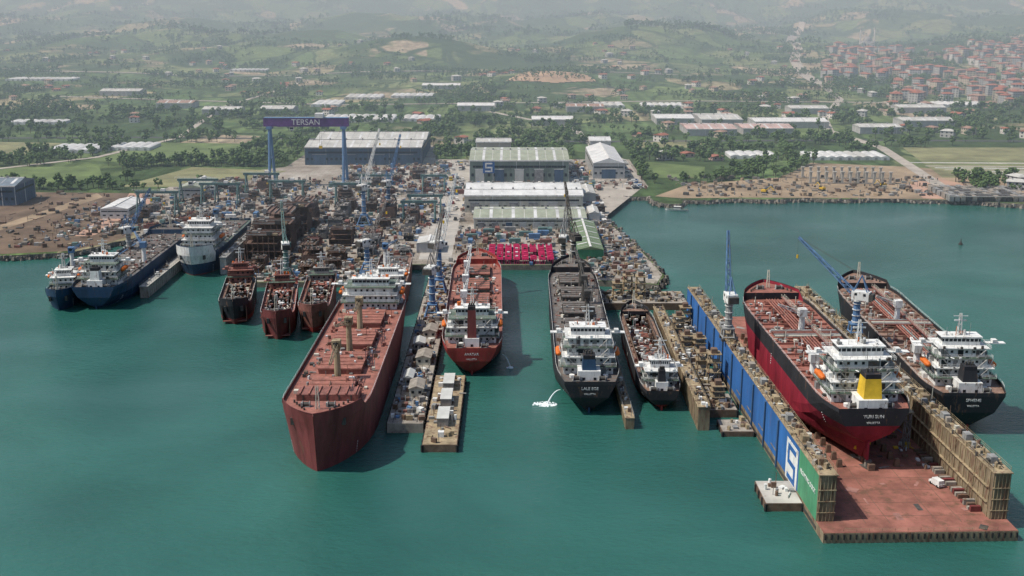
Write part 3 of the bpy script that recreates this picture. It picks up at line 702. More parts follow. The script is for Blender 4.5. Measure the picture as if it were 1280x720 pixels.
def terrain_mat():
    m=bpy.data.materials.new('countryside'); m.use_nodes=True; nt=m.node_tree;n=nt.nodes;l=nt.links
    b=n['Principled BSDF']; b.inputs['Roughness'].default_value=1; b.inputs['Specular IOR Level'].default_value=.1
    tc=n.new('ShaderNodeTexCoord')
    nd=n.new('ShaderNodeTexNoise'); nd.inputs['Scale'].default_value=.006; nd.inputs['Detail'].default_value=3; l.new(tc.outputs['Object'],nd.inputs['Vector'])
    vm=n.new('ShaderNodeVectorMath'); vm.operation='MULTIPLY_ADD'; vm.inputs[1].default_value=(90,90,0); l.new(nd.outputs['Color'],vm.inputs[0]); l.new(tc.outputs['Object'],vm.inputs[2])
    mp=n.new('ShaderNodeMapping'); mp.inputs['Scale'].default_value=(.013,.0075,0); mp.inputs['Rotation'].default_value=(0,0,.35); l.new(vm.outputs[0],mp.inputs['Vector'])
    v=n.new('ShaderNodeTexVoronoi'); v.inputs['Scale'].default_value=1; v.distance='CHEBYCHEV'; l.new(mp.outputs[0],v.inputs['Vector'])
    sp=n.new('ShaderNodeSeparateColor'); l.new(v.outputs['Color'],sp.inputs[0])
    cr=n.new('ShaderNodeValToRGB'); cr.color_ramp.interpolation='CONSTANT'
    cols=[(0,(.075,.12,.042)),(.18,(.12,.165,.06)),(.34,(.16,.19,.085)),(.47,(.055,.09,.033)),(.6,(.25,.225,.135)),(.69,(.1,.15,.055)),(.8,(.31,.26,.18)),(.89,(.14,.17,.075))]
    e=cr.color_ramp.elements; e[0].position=0; e[0].color=cols[0][1]+(1,); e[1].position=.18; e[1].color=cols[1][1]+(1,)
    for p_,c in cols[2:]: q=e.new(p_); q.color=c+(1,)
    l.new(sp.outputs[0],cr.inputs[0])
    wv=n.new('ShaderNodeTexNoise'); wm=n.new('ShaderNodeMapping'); wm.inputs['Scale'].default_value=(.12,.004,1); wm.inputs['Rotation'].default_value=(0,0,.35); l.new(tc.outputs['Object'],wm.inputs[0]); l.new(wm.outputs[0],wv.inputs['Vector']); wv.inputs['Scale'].default_value=1; wv.inputs['Detail'].default_value=2
    wr=n.new('ShaderNodeMapRange'); wr.inputs[1].default_value=.35; wr.inputs[2].default_value=.65; wr.inputs[3].default_value=.7; wr.inputs[4].default_value=1.25; l.new(wv.outputs['Fac'],wr.inputs[0])
    ws=n.new('ShaderNodeVectorMath'); ws.operation='SCALE'; l.new(cr.outputs[0],ws.inputs[0]); l.new(wr.outputs[0],ws.inputs['Scale'])
    ve=n.new('ShaderNodeTexVoronoi'); ve.feature='DISTANCE_TO_EDGE'; ve.inputs['Scale'].default_value=1; l.new(mp.outputs[0],ve.inputs['Vector'])
    re=n.new('ShaderNodeValToRGB'); re.color_ramp.elements[0].position=.02; re.color_ramp.elements[0].color=(1,1,1,1); re.color_ramp.elements[1].position=.05; re.color_ramp.elements[1].color=(0,0,0,1); l.new(ve.outputs[0],re.inputs[0])
    mx=n.new('ShaderNodeMix'); mx.data_type='RGBA'; l.new(re.outputs[0],mx.inputs[0]); l.new(ws.outputs[0],mx.inputs[6]); mx.inputs[7].default_value=(.045,.07,.027,1)
    nf=n.new('ShaderNodeTexNoise'); nf.inputs['Scale'].default_value=.0032; nf.inputs['Detail'].default_value=9; nf.inputs['Roughness'].default_value=.62; l.new(tc.outputs['Object'],nf.inputs['Vector'])
    rf=n.new('ShaderNodeValToRGB'); rf.color_ramp.elements[0].position=.51; rf.color_ramp.elements[1].position=.56; l.new(nf.outputs['Fac'],rf.inputs[0])
    mx2=n.new('ShaderNodeMix'); mx2.data_type='RGBA'; l.new(rf.outputs[0],mx2.inputs[0]); l.new(mx.outputs[2],mx2.inputs[6]); mx2.inputs[7].default_value=(.05,.08,.03,1)
    ng=n.new('ShaderNodeTexNoise'); ng.inputs['Scale'].default_value=.06; ng.inputs['Detail'].default_value=8; ng.inputs['Roughness'].default_value=.7; l.new(tc.outputs['Object'],ng.inputs['Vector'])
    rg=n.new('ShaderNodeMapRange'); rg.inputs[1].default_value=.3; rg.inputs[2].default_value=.7; rg.inputs[3].default_value=.6; rg.inputs[4].default_value=1.35; l.new(ng.outputs['Fac'],rg.inputs[0])
    mu=n.new('ShaderNodeVectorMath'); mu.operation='SCALE'; l.new(mx2.outputs[2],mu.inputs[0]); l.new(rg.outputs[0],mu.inputs['Scale'])
    l.new(mu.outputs[0],b.inputs['Base Color'])
    bp=n.new('ShaderNodeBump'); bp.inputs['Strength'].default_value=.6; bp.inputs['Distance'].default_value=5; l.new(ng.outputs['Fac'],bp.inputs['Height']); l.new(bp.outputs[0],b.inputs['Normal'])
    return m
TM=terrain_mat()
def tz(x,y):
    f=smooth(SEAM,2000,y)
    if y<=SEAM: return 2.5
    z=2.5+16*smooth(1300,3200,y)+f*8*noise.noise(Vector((x/260,y/260,1)))
    g=smooth(1800,3000,y); z+=g*(62*noise.fractal(Vector((x/520,y/620,5)),.9,2.1,5)+4)
    z+=14*smooth(1500,2400,y)*smooth(250,900,x)
    z+=14*math.exp(-((x-52)/90)**2-((y-1640)/80)**2)
    z+=40*math.exp(-((x+180)/170)**2-((y-2100)/140)**2)
    z+=26*math.exp(-((x-330)/160)**2-((y-2500)/200)**2)
    z+=34*math.exp(-((x+650)/260)**2-((y-2600)/200)**2)
    z+=30*math.exp(-((x-60)/220)**2-((y-2900)/160)**2)
    mt=smooth(3400,7500,y); z+=mt*(620+260*noise.fractal(Vector((x/1700,y/1700,9)),.85,2.1,6))
    return max(2.5,z) if y>SEAM+1 else z
ys=[SEAM]
while ys[-1]<9500: ys.append(ys[-1]+max(9,(ys[-1]-1000)*.012+4))
ny=len(ys); nx=261
V=[];F=[]
for j,yy in enumerate(ys):
    hwid=900+yy*.62
    for i in range(nx):
        u=(i/(nx-1)*2-1); xx=u*hwid if abs(u)<.999 else u*9000
        V.append((xx,yy,tz(xx,yy) if abs(u)<.999 or j else 2.5))
for j in range(ny-1):
    for i in range(nx-1): a=j*nx+i; F.append((a,a+1,a+1+nx,a+nx))
b=MB(); b.add(V,F,TM); t=b.obj('hills_terrain')
for p_ in t.data.polygons: p_.use_smooth=True
sheet('ground',cp+[(9000,SEAM),(-9000,SEAM)],2.5,TM,rock)
yard=[(-200,601),(-127.5,603),(-127.5,501),(-63.5,501),(-63.5,535),(36.5,534),(36.5,504),(52,501),(65,497),(70,514),(66,560),(59,610),(53,655),(50,690),(56,716),(66,730),(92,760),(92,890),(-60,890),(-66,975),(-165,975),(-170,850),(-225,800),(-240,700),(-215,620)]
cy=bpy.data.materials.new('yard_concrete'); cy.use_nodes=True
nt=cy.node_tree;n=nt.nodes;l=nt.links;bs=n['Principled BSDF'];bs.inputs['Roughness'].default_value=.95;bs.inputs['Specular IOR Level'].default_value=.15
tc=n.new('ShaderNodeTexCoord');a=n.new('ShaderNodeTexNoise');a.inputs['Scale'].default_value=.03;a.inputs['Detail'].default_value=9;a.inputs['Roughness'].default_value=.72;l.new(tc.outputs['Object'],a.inputs['Vector'])
r=n.new('ShaderNodeValToRGB');e=r.color_ramp.elements;e[0].position=.3;e[0].color=(.12,.095,.075,1);e[1].position=.68;e[1].color=(.48,.46,.42,1);q=e.new(.48);q.color=(.29,.26,.22,1);l.new(a.outputs['Fac'],r.inputs[0])
bk=n.new('ShaderNodeTexBrick');bk.inputs['Scale'].default_value=.08;bk.inputs['Mortar Size'].default_value=.012;bk.inputs['Color1'].default_value=(1,1,1,1);bk.inputs['Color2'].default_value=(.82,.82,.8,1);bk.inputs['Mortar'].default_value=(.5,.48,.45,1);l.new(tc.outputs['Object'],bk.inputs['Vector'])
mm=n.new('ShaderNodeMix');mm.data_type='RGBA';mm.blend_type='MULTIPLY';mm.inputs[0].default_value=.8;l.new(r.outputs[0],mm.inputs[6]);l.new(bk.outputs[0],mm.inputs[7]);l.new(mm.outputs[2],bs.inputs['Base Color'])
sheet('yard_pavement',yard,2.55,cy)
sheet('yard_pavement',[(-46,545),(-30,545),(-30,885),(-50,885)],2.6,conc)
sheet('yard_pavement',[(43,640),(50,640),(90,765),(90,888),(81,888),(81,780),(48,745)],2.6,paleroad)
sheet('waste_ground',[(-700,604),(-420,570),(-330,564),(-256,557),(-226,564),(-214,580),(-205,604),(-216,620),(-240,700),(-245,735),(-330,740),(-700,770)],2.55,soil)
sheet('dirt_track',[(-236,600),(-226,600),(-222,650),(-225,700),(-240,735),(-250,735),(-240,690)],2.6,pinksoil)
sheet('dirt_track',[(-298,575),(-290,575),(-262,720),(-271,735)],2.6,sand)
sheet('building_site_ground',[(92,724),(108,716),(142,719),(215,717),(285,711),(330,700),(420,700),(430,770),(300,850),(230,872),(190,800),(120,770)],2.55,sand)
sheet('dirt_patch',[(262,716),(290,712),(312,760),(300,800),(270,770)],2.6,pinksoil)
sheet('grass_field',[(-430,770),(-320,760),(-290,800),(-310,850),(-440,850)],2.56,grass)
sheet('dry_field',[(-265,760),(-195,760),(-165,830),(-240,850)],2.56,drygrass)
sheet('grass_field',[(100,800),(135,795),(145,850),(100,880)],2.56,grass)
sheet('grass_field',[(305,800),(520,790),(540,960),(330,960)],2.57,drygrass)
sheet('grass_field',[(100,960),(170,960),(170,1010),(110,1010)],2.56,drygrass)
sheet('grass_field',[(-330,880),(-230,870),(-215,985),(-330,995)],2.56,grass)
sheet('dry_field',[(-470,900),(-395,890),(-390,990),(-470,1000)],2.56,drygrass)
for k in range(9): sheet('field_strip',[(300+k*4,880-k*9),(420,875-k*9),(420,878-k*9),(300+k*4,883-k*9)],2.62,R.choice((plastic,grass,conc,grass)))
def drape(name,pts,m,dz=.35,step=12):
    xs=[p[0] for p in pts];ys_=[p[1] for p in pts]
    b=MB();x0,x1,y0,y1=min(xs),max(xs),min(ys_),max(ys_);nx_=int((x1-x0)/step)+1;ny_=int((y1-y0)/step)+1
    def ins(x,y):
        c=False;n=len(pts)
        for i in range(n):
            xa,ya=pts[i];xb,yb=pts[i-1]
            if (ya>y)!=(yb>y) and x<(xb-xa)*(y-ya)/(yb-ya)+xa: c=not c
        return c
    for i in range(nx_):
        for j in range(ny_):
            x=x0+i*step;y=y0+j*step
            if ins(x+step/2,y+step/2): b.add([(x+a*step,y+c*step,tz(x+a*step,y+c*step)+dz) for a,c in((0,0),(1,0),(1,1),(0,1))],[(0,1,2,3)],m)
    return b.obj(name)
drape('bare_earth_field',[(-8+0,1590),(20,1660),(60,1690),(105,1650),(118,1600),(60,1570)],M('bare_earth',(.4,.28,.18),rough=1,scale=.02,var=.3),.7,4)
def road(name,pts,w,m,dz=.4):
    b=MB();P=[]
    for (a,c) in zip(pts[:-1],pts[1:]):
        n_=max(1,int(math.dist(a,c)/15))
        for k in range(n_): P.append((a[0]+(c[0]-a[0])*k/n_,a[1]+(c[1]-a[1])*k/n_))
    P.append(pts[-1]);V=[]
    for i,p in enumerate(P):
        q=P[min(i+1,len(P)-1)];o=P[max(i-1,0)];d=Vector((q[0]-o[0],q[1]-o[1])).normalized()
        for sg in(1,-1):
            x=p[0]-d.y*w/2*sg;y=p[1]+d.x*w/2*sg; V.append((x,y,tz(x,y)+dz))
    b.add(V,[(2*i,2*i+1,2*i+3,2*i+2) for i in range(len(P)-1)],m); return b.obj(name)
road('road',[(86,885),(70,960),(60,1100),(-20,1250),(-60,1400)],7,paleroad,.1)
road('road',[(290,760),(300,850),(312,960),(300,1080),(322,1180),(400,1400),(430,1600)],9,paleroad,.15)
road('road',[(430,1600),(455,1800),(500,2050),(580,2350),(640,2700),(820,3300),(900,3600)],18,paleroad,1.2)
road('road',[(-700,1010),(-350,1030),(-60,1010),(70,1000),(300,1010),(700,990)],9,asph,.1)
road('road',[(-600,1450),(-200,1330),(200,1380),(700,1330)],8,paleroad,.5)
road('road',[(-450,760),(-330,900),(-300,1030),(-330,1300),(-300,1700)],6,paleroad,.3)
road('road',[(-900,1900),(-500,1780),(-100,1850),(300,1750)],9,paleroad,.8)
# ---------------------------------------------------------------- greenhouses
EXC=[]
def greenhouse(x0,x1,y0,y1,m=plastic,bay=7,h=3,name='greenhouse'):
    EXC.append((x0-6,x1+6,y0-6,y1+6)); b=MB();n=max(1,int((x1-x0)/bay));w=(x1-x0)/n;zb=tz((x0+x1)/2,(y0+y1)/2)
    for i in range(n):
        xa=i*w; D=(y1-y0)*R.uniform(.9,1); pr=[(0,0),(0,h*.85),(.12,h),(.3,h*1.1),(.5,h*1.16),(.7,h*1.1),(.88,h),(1,h*.85),(1,0)]
        P=[(xa+a*w*.98,0,c) for a,c in pr]+[(xa+a*w*.98,D,c) for a,c in pr]; k=len(pr)
        b.add(P,[(j,j+1,k+j+1,k+j) for j in range(k-1)]+[tuple(range(k))[::-1],tuple(range(k,2*k))],m if R.random()<.8 else (roofpale))
        b.box(xa+w*.48,-.05,0,w*.3,.15,2.2,greyst)
    b.obj(name,(x0,y0,zb-.2))
for g in((-738,-642,1680,1720),(-230,-198,1310,1370),(-205,-160,1400,1450),(-150,-98,1420,1460),(-193,-120,1150,1205),(-112,-74,1160,1200),(-382,-340,925,965),(-335,-300,940,975),(-500,-445,1130,1155),(94,128,1300,1340),(148,198,1300,1335),(172,210,892,920),(232,295,885,918),(490,548,1310,1350),(-460,-400,1880,1910)):
    greenhouse(*g)
for (a,b_,c,d,rm) in((143,180,1130,1175,roofwhite),(186,226,1120,1180,roofpale),(160,205,1040,1090,plasticp),(212,258,1045,1090,plasticp),(235,305,1100,1140,roofwhite),(322,360,1055,1080,roofpale),(-330,-290,1220,1245,roofpale),(-270,-235,1225,1260,roofpale),(20,60,1120,1150,roofwhite),(60,100,1250,1280,tile2),(380,430,1110,1140,roofpale),(-60,-20,1260,1290,roofwhite),(420,470,1240,1270,roofpale),(-120,-70,1540,1570,roofwhite),(-400,-360,1290,1320,tile2),(-520,-470,1450,1480,roofpale),(600,660,1150,1190,roofpale),(300,340,1230,1260,roofpale)):
    hall('farm_warehouse',a,b_,c,d,6,2,walls[3],rm,1,win=False); EXC.append((a-5,b_+5,c-5,d+5))
for f_ in((-440,-285,755,850),(-265,-170,755,850),(95,145,795,880),(-170,95,540,975),(92,305,700,872),(300,540,790,960),(-430,-200,560,745),(50,82,880,930),(-330,-215,875,990),(-470,-392,895,995)): EXC.append(f_)
# ---------------------------------------------------------------- houses / town
def bmesh_(w,d,fl,wm,rm,hip=True):
    b=MB();h=fl*3.; b.box(0,0,-4,w,d,h+4,wm)
    for f in range(fl):
        for ax in(0,1):
            L=(w,d)[ax];k=max(2,int(L/3.2))
            for i in range(k):
                o=-L/2+(i+.5)*L/k
                for sg in(1,-1):
                    if ax==0: b.box(o,sg*d/2,f*3+1,1.4,.1,1.4,dark)
                    else: b.box(sg*w/2,o,f*3+1,.1,1.4,1.4,dark)
        if fl>2: 
            for sg in(1,-1): b.box(sg*w*.25,-d/2-.6,f*3+.1,3,1.2,.9,walls[0])
    r=.7;rh=w*.14
    P=[(-w/2-r,-d/2-r,h),(w/2+r,-d/2-r,h),(w/2+r,d/2+r,h),(-w/2-r,d/2+r,h),(-w*.2 if hip else -w/2-r,0,h+rh),(w*.2 if hip else w/2+r,0,h+rh)]
    b.add(P,[(0,1,5,4),(1,2,5),(2,3,4,5),(3,0,4),(3,2,1,0)],rm)
    b.box(w*.25,d*.15,h+rh*.3,.8,.8,rh*.8,wm)
    return b.mesh('house')
APT=[bmesh_(R.uniform(10,18),R.uniform(9,13),R.choice((2,3,4,4,5)),walls[i%4],(tile,tile,tile2,tile)[i%4]) for i in range(12)]
TOW=[bmesh_(14,14,R.choice((8,10)),walls[i],roofpale) for i in range(2)]
HOU=[bmesh_(R.uniform(8,12),R.uniform(8,10),R.choice((1,2,2)),walls[i%4],(tile,tile2,tile,roofpale)[i%4],i%2) for i in range(8)]
HP=[]
def place(name,pool,x,y,rmin):
    for (a,b_) in HP:
        if abs(a-x)<rmin and abs(b_-y)<rmin: return
    if any(e[0]<x<e[1] and e[2]<y<e[3] for e in EXC): return
    HP.append((x,y)); inst(name,R.choice(pool),(x,y,tz(x,y)),R.uniform(0,3.1),R.uniform(.75,1.05))
for i in range(1500):
    y=R.uniform(1300,2300); x=R.uniform(.265*y+10,.5*y)
    d=noise.noise(Vector((x/130,y/130,3)))
    if y<1600 and x<.33*y: continue
    if d>-.2: place('apartment_building',APT,x,y,18)
for i in range(16): y=R.uniform(1850,2100); place('apartment_tower',TOW,.43*y+R.uniform(-50,50),y,26)
for i in range(650):
    y=R.uniform(960,2300); x=R.uniform(-.44*y,.46*y); d=noise.noise(Vector((x/140,y/140,8)))
    if d>.16 or (x>120 and d>-.08): place('farm_house',HOU,x,y,20)
for (x,y) in((345,770),(362,782),(380,765),(335,748),(398,778),(352,752),(120,890),(140,905),(160,888)): inst('farm_house',R.choice(HOU),(x,y,2.5),R.uniform(0,3)); HP.append((x,y))
q=MB();q.box(0,0,-4,24,24,16,walls[0]);q.box(0,0,12,15,15,3,walls[0])
for k in range(7):
    a0=k*math.pi/14;a1=(k+1)*math.pi/14
    q.cyl((0,0,15+9*math.sin(a0)),(0,0,15+9*math.sin(a1)),9*math.cos(a0),max(.05,9*math.cos(a1)),16,greyst,False)
for sx in(-1,1):
    for sy in(-1,1): 
        q.cyl((sx*10,sy*10,12),(sx*10,sy*10,15.5),3.5,.3,10,greyst)
    q.cyl((sx*15,0,-4),(sx*15,0,38),1.7,1.2,10,walls[0]);q.cyl((sx*15,0,28),(sx*15,0,29.4),2.3,2.3,10,walls[0]);q.cyl((sx*15,0,38),(sx*15,0,47),1.5,.05,10,greyst)
windows(q,0,0,24,24,4,dark,4,1.6,3)
q.obj('mosque',(745,2440,tz(745,2440)))
# ---------------------------------------------------------------- trees
def ico():
    t=(1+5**.5)/2;v=[(-1,t,0),(1,t,0),(-1,-t,0),(1,-t,0),(0,-1,t),(0,1,t),(0,-1,-t),(0,1,-t),(t,0,-1),(t,0,1),(-t,0,-1),(-t,0,1)]
    f=[(0,11,5),(0,5,1),(0,1,7),(0,7,10),(0,10,11),(1,5,9),(5,11,4),(11,10,2),(10,7,6),(7,1,8),(3,9,4),(3,4,2),(3,2,6),(3,6,8),(3,8,9),(4,9,5),(2,4,11),(6,2,10),(8,6,7),(9,8,1)]
    v=np.array(v,float);return v/np.linalg.norm(v[0]),np.array(f)
IV,IF=ico()
def treetpl(n,seed,tall=1.):
    rs=np.random.RandomState(seed);vs=[];fs=[];o=0
    for k in range(n):
        a=rs.uniform(0,6.28);rr=rs.uniform(0,1)**.6;zz=rs.uniform(-.5,1)
        lim=math.sqrt(max(.1,1-abs(zz*.8)**2)); c=np.array([math.cos(a)*rr*2.6*lim,math.sin(a)*rr*2.6*lim,(4.6+zz*2.6)*tall])
        s=rs.uniform(.5,1.2); v=IV*(s*rs.uniform(.6,1.3,(12,1)))*np.array([1,1,.8])+c
        vs.append(v);fs.append(IF+o);o+=12
    def tri(p0,p1,r0,r1):
        nonlocal o
        p0=np.array(p0,float);p1=np.array(p1,float);R3=np.array([[1,0,0],[-.5,.87,0],[-.5,-.87,0]])
        vs.append(np.vstack([p0+R3*r0,p1+R3*r1])); fs.append(np.array([(0,1,4),(0,4,3),(1,2,5),(1,5,4),(2,0,3),(2,3,5)])+o); o+=6
    nl=sum(len(f) for f in fs)
    tri((0,0,-.5),(0,0,4*tall),.32,.18)
    for k in range(3):
        a=k*2.1+seed; tri((0,0,2.4*tall),(1.6*math.cos(a),1.6*math.sin(a),4.6*tall),.15,.06)
    return np.vstack(vs),np.vstack(fs),nl
def fol(key,c):
    m=bpy.data.materials.new(key);m.use_nodes=True;nt=m.node_tree;n=nt.nodes;l=nt.links;b=n['Principled BSDF'];b.inputs['Roughness'].default_value=.9;b.inputs['Specular IOR Level'].default_value=.15
    g=n.new('ShaderNodeNewGeometry');tc=n.new('ShaderNodeTexCoord')
    a=n.new('ShaderNodeTexNoise');a.inputs['Scale'].default_value=.09;a.inputs['Detail'].default_value=6;a.inputs['Roughness'].default_value=.8;l.new(tc.outputs['Object'],a.inputs['Vector'])
    ad=n.new('ShaderNodeMath');ad.operation='MULTIPLY_ADD';ad.inputs[1].default_value=.5;l.new(g.outputs['Random Per Island'],ad.inputs[0]);l.new(a.outputs['Fac'],ad.inputs[2])
    r=n.new('ShaderNodeValToRGB');e=r.color_ramp.elements;e[0].position=.4;e[1].position=1.;e[0].color=tuple(x*.45 for x in c)+(1,);e[1].color=tuple(x*1.6 for x in c)+(1,)
    l.new(ad.outputs[0],r.inputs[0]);l.new(r.outputs[0],b.inputs['Base Color']);return m
FOL=fol('foliage',(.065,.105,.035))
def treemass(name,P,tpls):
    if not P: return
    rs=np.random.RandomState(len(P));VV=[];FF=[];MI=[];o=0
    for (x,y,z,s) in P:
        v,f,nl=tpls[rs.randint(len(tpls))];a=rs.uniform(0,6.28);c,q=math.cos(a),math.sin(a)
        R3=np.array([[c,q,0],[-q,c,0],[0,0,rs.uniform(.8,1.2)]]);VV.append(v@R3*s+np.array([x,y,z]));FF.append(f+o);o+=len(v)
        mi=np.zeros(len(f),np.int32);mi[nl:]=1;MI.append(mi)
    VV=np.vstack(VV).astype(np.float32);FF=np.vstack(FF).astype(np.int32);MI=np.concatenate(MI)
    me=bpy.data.meshes.new(name);me.vertices.add(len(VV));me.vertices.foreach_set('co',VV.ravel())
    me.loops.add(FF.size);me.loops.foreach_set('vertex_index',FF.ravel())
    me.polygons.add(len(FF));me.polygons.foreach_set('loop_start',np.arange(0,FF.size,3,dtype=np.int32));me.polygons.foreach_set('loop_total',np.full(len(FF),3,np.int32))
    me.materials.append(FOL);me.materials.append(bark);me.polygons.foreach_set('material_index',MI);me.update();me.validate()
    o_=bpy.data.objects.new(name,me);sc.collection.objects.link(o_);return o_
T1=[treetpl(24,s) for s in(1,2,3,4)]+[treetpl(16,9,1.3)];T2=[treetpl(8,s) for s in(5,6,7)]
rsn=random.Random(21)
def free(x,y,m=0):
    if any(e[0]-m<x<e[1]+m and e[2]-m<y<e[3]+m for e in EXC): return False
    return True
HS={}
for a,b_ in HP: HS.setdefault((int(a//25),int(b_//25)),[]).append((a,b_))
def hfree(x,y,r=9):
    i,j=int(x//25),int(y//25)
    for p in(-1,0,1):
        for q_ in(-1,0,1):
            for (a,b_) in HS.get((i+p,j+q_),()):
                if abs(a-x)<r and abs(b_-y)<r: return False
    return True
near=[];mid=[];far=[]
for i in range(12500):
    y=rsn.uniform(735,1300);x=rsn.uniform(-.47*y-30,.47*y+30)
    if not free(x,y) or not hfree(x,y) or abs(y-1010)<9: continue
    d=noise.noise(Vector((x/60,y/45,2)))+.5*noise.noise(Vector((x/22,y/22,4)))
    thr=.1
    if x<-160 and y<1000: thr=-.15
    if -170<x<100 and y<1000: thr=-.4
    if x>100 and y<950: thr=-.08
    if y>1060: thr=.14
    if d>thr: near.append((x,y,2.5,rsn.uniform(.5,1.25)))
near=near[:3700]
for i in range(24000):
    y=rsn.uniform(1300,2400);x=rsn.uniform(-.47*y,.47*y)
    if not free(x,y) or not hfree(x,y,8): continue
    d=noise.noise(Vector((x/120,y/90,2)))+.4*noise.noise(Vector((x/30,y/30,4)))
    if d>(.2 if x<.27*y else .02): mid.append((x,y,tz(x,y)-.3,rsn.uniform(.6,1.3)))
mid=mid[:6500]
for i in range(22000):
    y=rsn.uniform(2400,4600);x=rsn.uniform(-.47*y,.47*y)
    d=noise.noise(Vector((x/260,y/200,2)))+.5*noise.noise(Vector((x/60,y/60,4)))
    if d>.08: far.append((x,y,tz(x,y)-.5,rsn.uniform(1.,2.)))
far=far[:8000]
for i in range(190):
    y=rsn.uniform(1020,2300);x=rsn.uniform(-.45*y,.45*y);a=rsn.choice((-.35,-.3,1.22,1.3,.1))+rsn.uniform(-.1,.1);L=rsn.uniform(50,180)
    for k in range(int(L/6)):
        if rsn.random()<.2: continue
        xx=x+math.cos(a)*k*6+rsn.uniform(-1,1);yy=y+math.sin(a)*k*6+rsn.uniform(-1,1)
        if free(xx,yy) and hfree(xx,yy): (near if yy<1250 else mid).append((xx,yy,tz(xx,yy)-.2,rsn.uniform(.4,1.)))
for (x0,y0,x1,y1,n_) in((-300,752,-235,748,14),(-160,980,-60,980,22),(-60,895,50,893,26),(94,770,96,880,18),(118,775,190,810,24),(190,800,232,876,18),(-430,752,-300,748,30),(-60,930,50,940,40),(-60,910,50,915,40),(100,884,165,880,16),(145,800,200,860,30),(-280,855,-180,855,26),(-340,870,-335,990,20),(-220,870,-212,990,24),(330,740,420,790,12)):
    for k in range(n_):
        f=k/n_;near.append((x0+(x1-x0)*f+rsn.uniform(-4,4),y0+(y1-y0)*f+rsn.uniform(-4,4),2.5,rsn.uniform(.6,1.3)))
treemass('tree_belt',near,T1);treemass('distant_trees',mid,T2);treemass('distant_hill_trees',far,T2[:2])
# ---------------------------------------------------------------- shore
rk=MB()
for a,c in zip(cp[:-1],cp[1:]):
    if abs(a[0])>480: continue
    if -201<a[0]<52 and a[1]<604: continue
    L=math.dist(a,c)
    for k in range(int(L*(3 if 45<a[0]<75 else 1.3))+1):
        f=R.random();s=R.uniform(.5,1.7);x=a[0]+(c[0]-a[0])*f+R.uniform(-2,2);y=a[1]+(c[1]-a[1])*f+R.uniform(-2.4,.8)
        rk.box(x,y,R.uniform(-.6,1.6),s*1.4,s,s,R.choice((rock,conc2,rock,darkst)),R.uniform(0,3),.6,.7)
rk.obj('shore_rocks')
for r_ in range(2):
    g=MB()
    for k in range(11):
        g.box(k*5.4,0,0,1.5,1.5,7.5,conc); g.box(k*5.4,0,7.5,2.4,2.4,.7,conc)
    g.box(27,0,.0,60,3,.4,conc2); g.obj('concrete_columns',(205,775+r_*22,2.6),-.05)
s=MB(); clutter(s,110,300,722,800,0,420,[conc2,rock,sand,greyst,rusty,soil,darkst],.6,4,2.2); s.obj('rubble_piles',(0,0,2.6))
s=MB()
for j in range(5):
    for k in range(14): s.box(k*3.6,j*9,0,2.8,6.5,3.+R.random(),R.choice((conc2,darkst,greyst)))
    s.box(24,j*9-3.8,3,52,.5,.5,conc)
s.obj('precast_caisson_rows',(276,708,2.6),-.03)
s=MB(); clutter(s,-410,-216,575,735,0,420,[rock,rusty,soil,soil,darkst,conc2,bbrown],.6,4,2.); s.obj('scrap_piles',(0,0,2.6))
def boat(x,y,a,L=9):
    b=MB();P=[];ts=[(-.5,.36),(-.2,.5),(.2,.45),(.4,.22),(.5,.02)]
    for t_,w in ts:
        for z_,k in((-.4,.6),(1.,1.)): P+= [(w*L*.34*k,t_*L,z_),(-w*L*.34*k,t_*L,z_)]
    for i in range(4):
        o=i*4; b.add([P[o],P[o+2],P[o+6],P[o+4]],[(0,1,2,3)],white);b.add([P[o+1],P[o+3],P[o+7],P[o+5]],[(0,1,2,3)],white)
        b.add([P[o+2],P[o+3],P[o+7],P[o+6]],[(0,1,2,3)],deckgreen)
    b.add([P[0],P[1],P[3],P[2]],[(0,1,2,3)],white);b.box(0,-.5,1,L*.2,L*.3,1.6,white);b.box(0,-.5,1.7,L*.21,L*.31,.6,dark);b.box(0,0,2.6,.1,.1,2,greyst);b.obj('motor_boat',(x,y,0),a)
boat(101,688,1.3,14);boat(-208,566,.3,9)
b=MB();b.cyl((0,0,-.3),(0,0,1),1,1,10,darkst);b.cyl((0,0,1),(0,0,3.4),.5,.1,6,darkst);b.obj('buoy',(238,590,0))
# ---------------------------------------------------------------- water
w=bpy.data.materials.new('sea_water');w.use_nodes=True;nt=w.node_tree;n=nt.nodes;l=nt.links;bs=n['Principled BSDF']
bs.inputs['Roughness'].default_value=.14;bs.inputs['IOR'].default_value=1.33
tc=n.new('ShaderNodeTexCoord')
a=n.new('ShaderNodeTexNoise');a.inputs['Scale'].default_value=.011;a.inputs['Detail'].default_value=7;a.inputs['Distortion'].default_value=.8;l.new(tc.outputs['Object'],a.inputs['Vector'])
r=n.new('ShaderNodeValToRGB');e=r.color_ramp.elements;e[0].position=.35;e[0].color=(.016,.078,.064,1);e[1].position=.68;e[1].color=(.028,.118,.095,1);l.new(a.outputs['Fac'],r.inputs[0]);l.new(r.outputs[0],bs.inputs['Base Color'])
mp=n.new('ShaderNodeMapping');mp.inputs['Scale'].default_value=(.6,1,1);l.new(tc.outputs['Object'],mp.inputs['Vector'])
n1=n.new('ShaderNodeTexNoise');n1.inputs['Scale'].default_value=.5;n1.inputs['Detail'].default_value=7;n1.inputs['Roughness'].default_value=.68;l.new(mp.outputs[0],n1.inputs['Vector'])
n2=n.new('ShaderNodeTexNoise');n2.inputs['Scale'].default_value=.02;n2.inputs['Detail'].default_value=4;l.new(mp.outputs[0],n2.inputs['Vector'])
mr=n.new('ShaderNodeMapRange');mr.inputs[1].default_value=.35;mr.inputs[2].default_value=.65;mr.inputs[3].default_value=.4;mr.inputs[4].default_value=1.;l.new(n2.outputs['Fac'],mr.inputs[0])
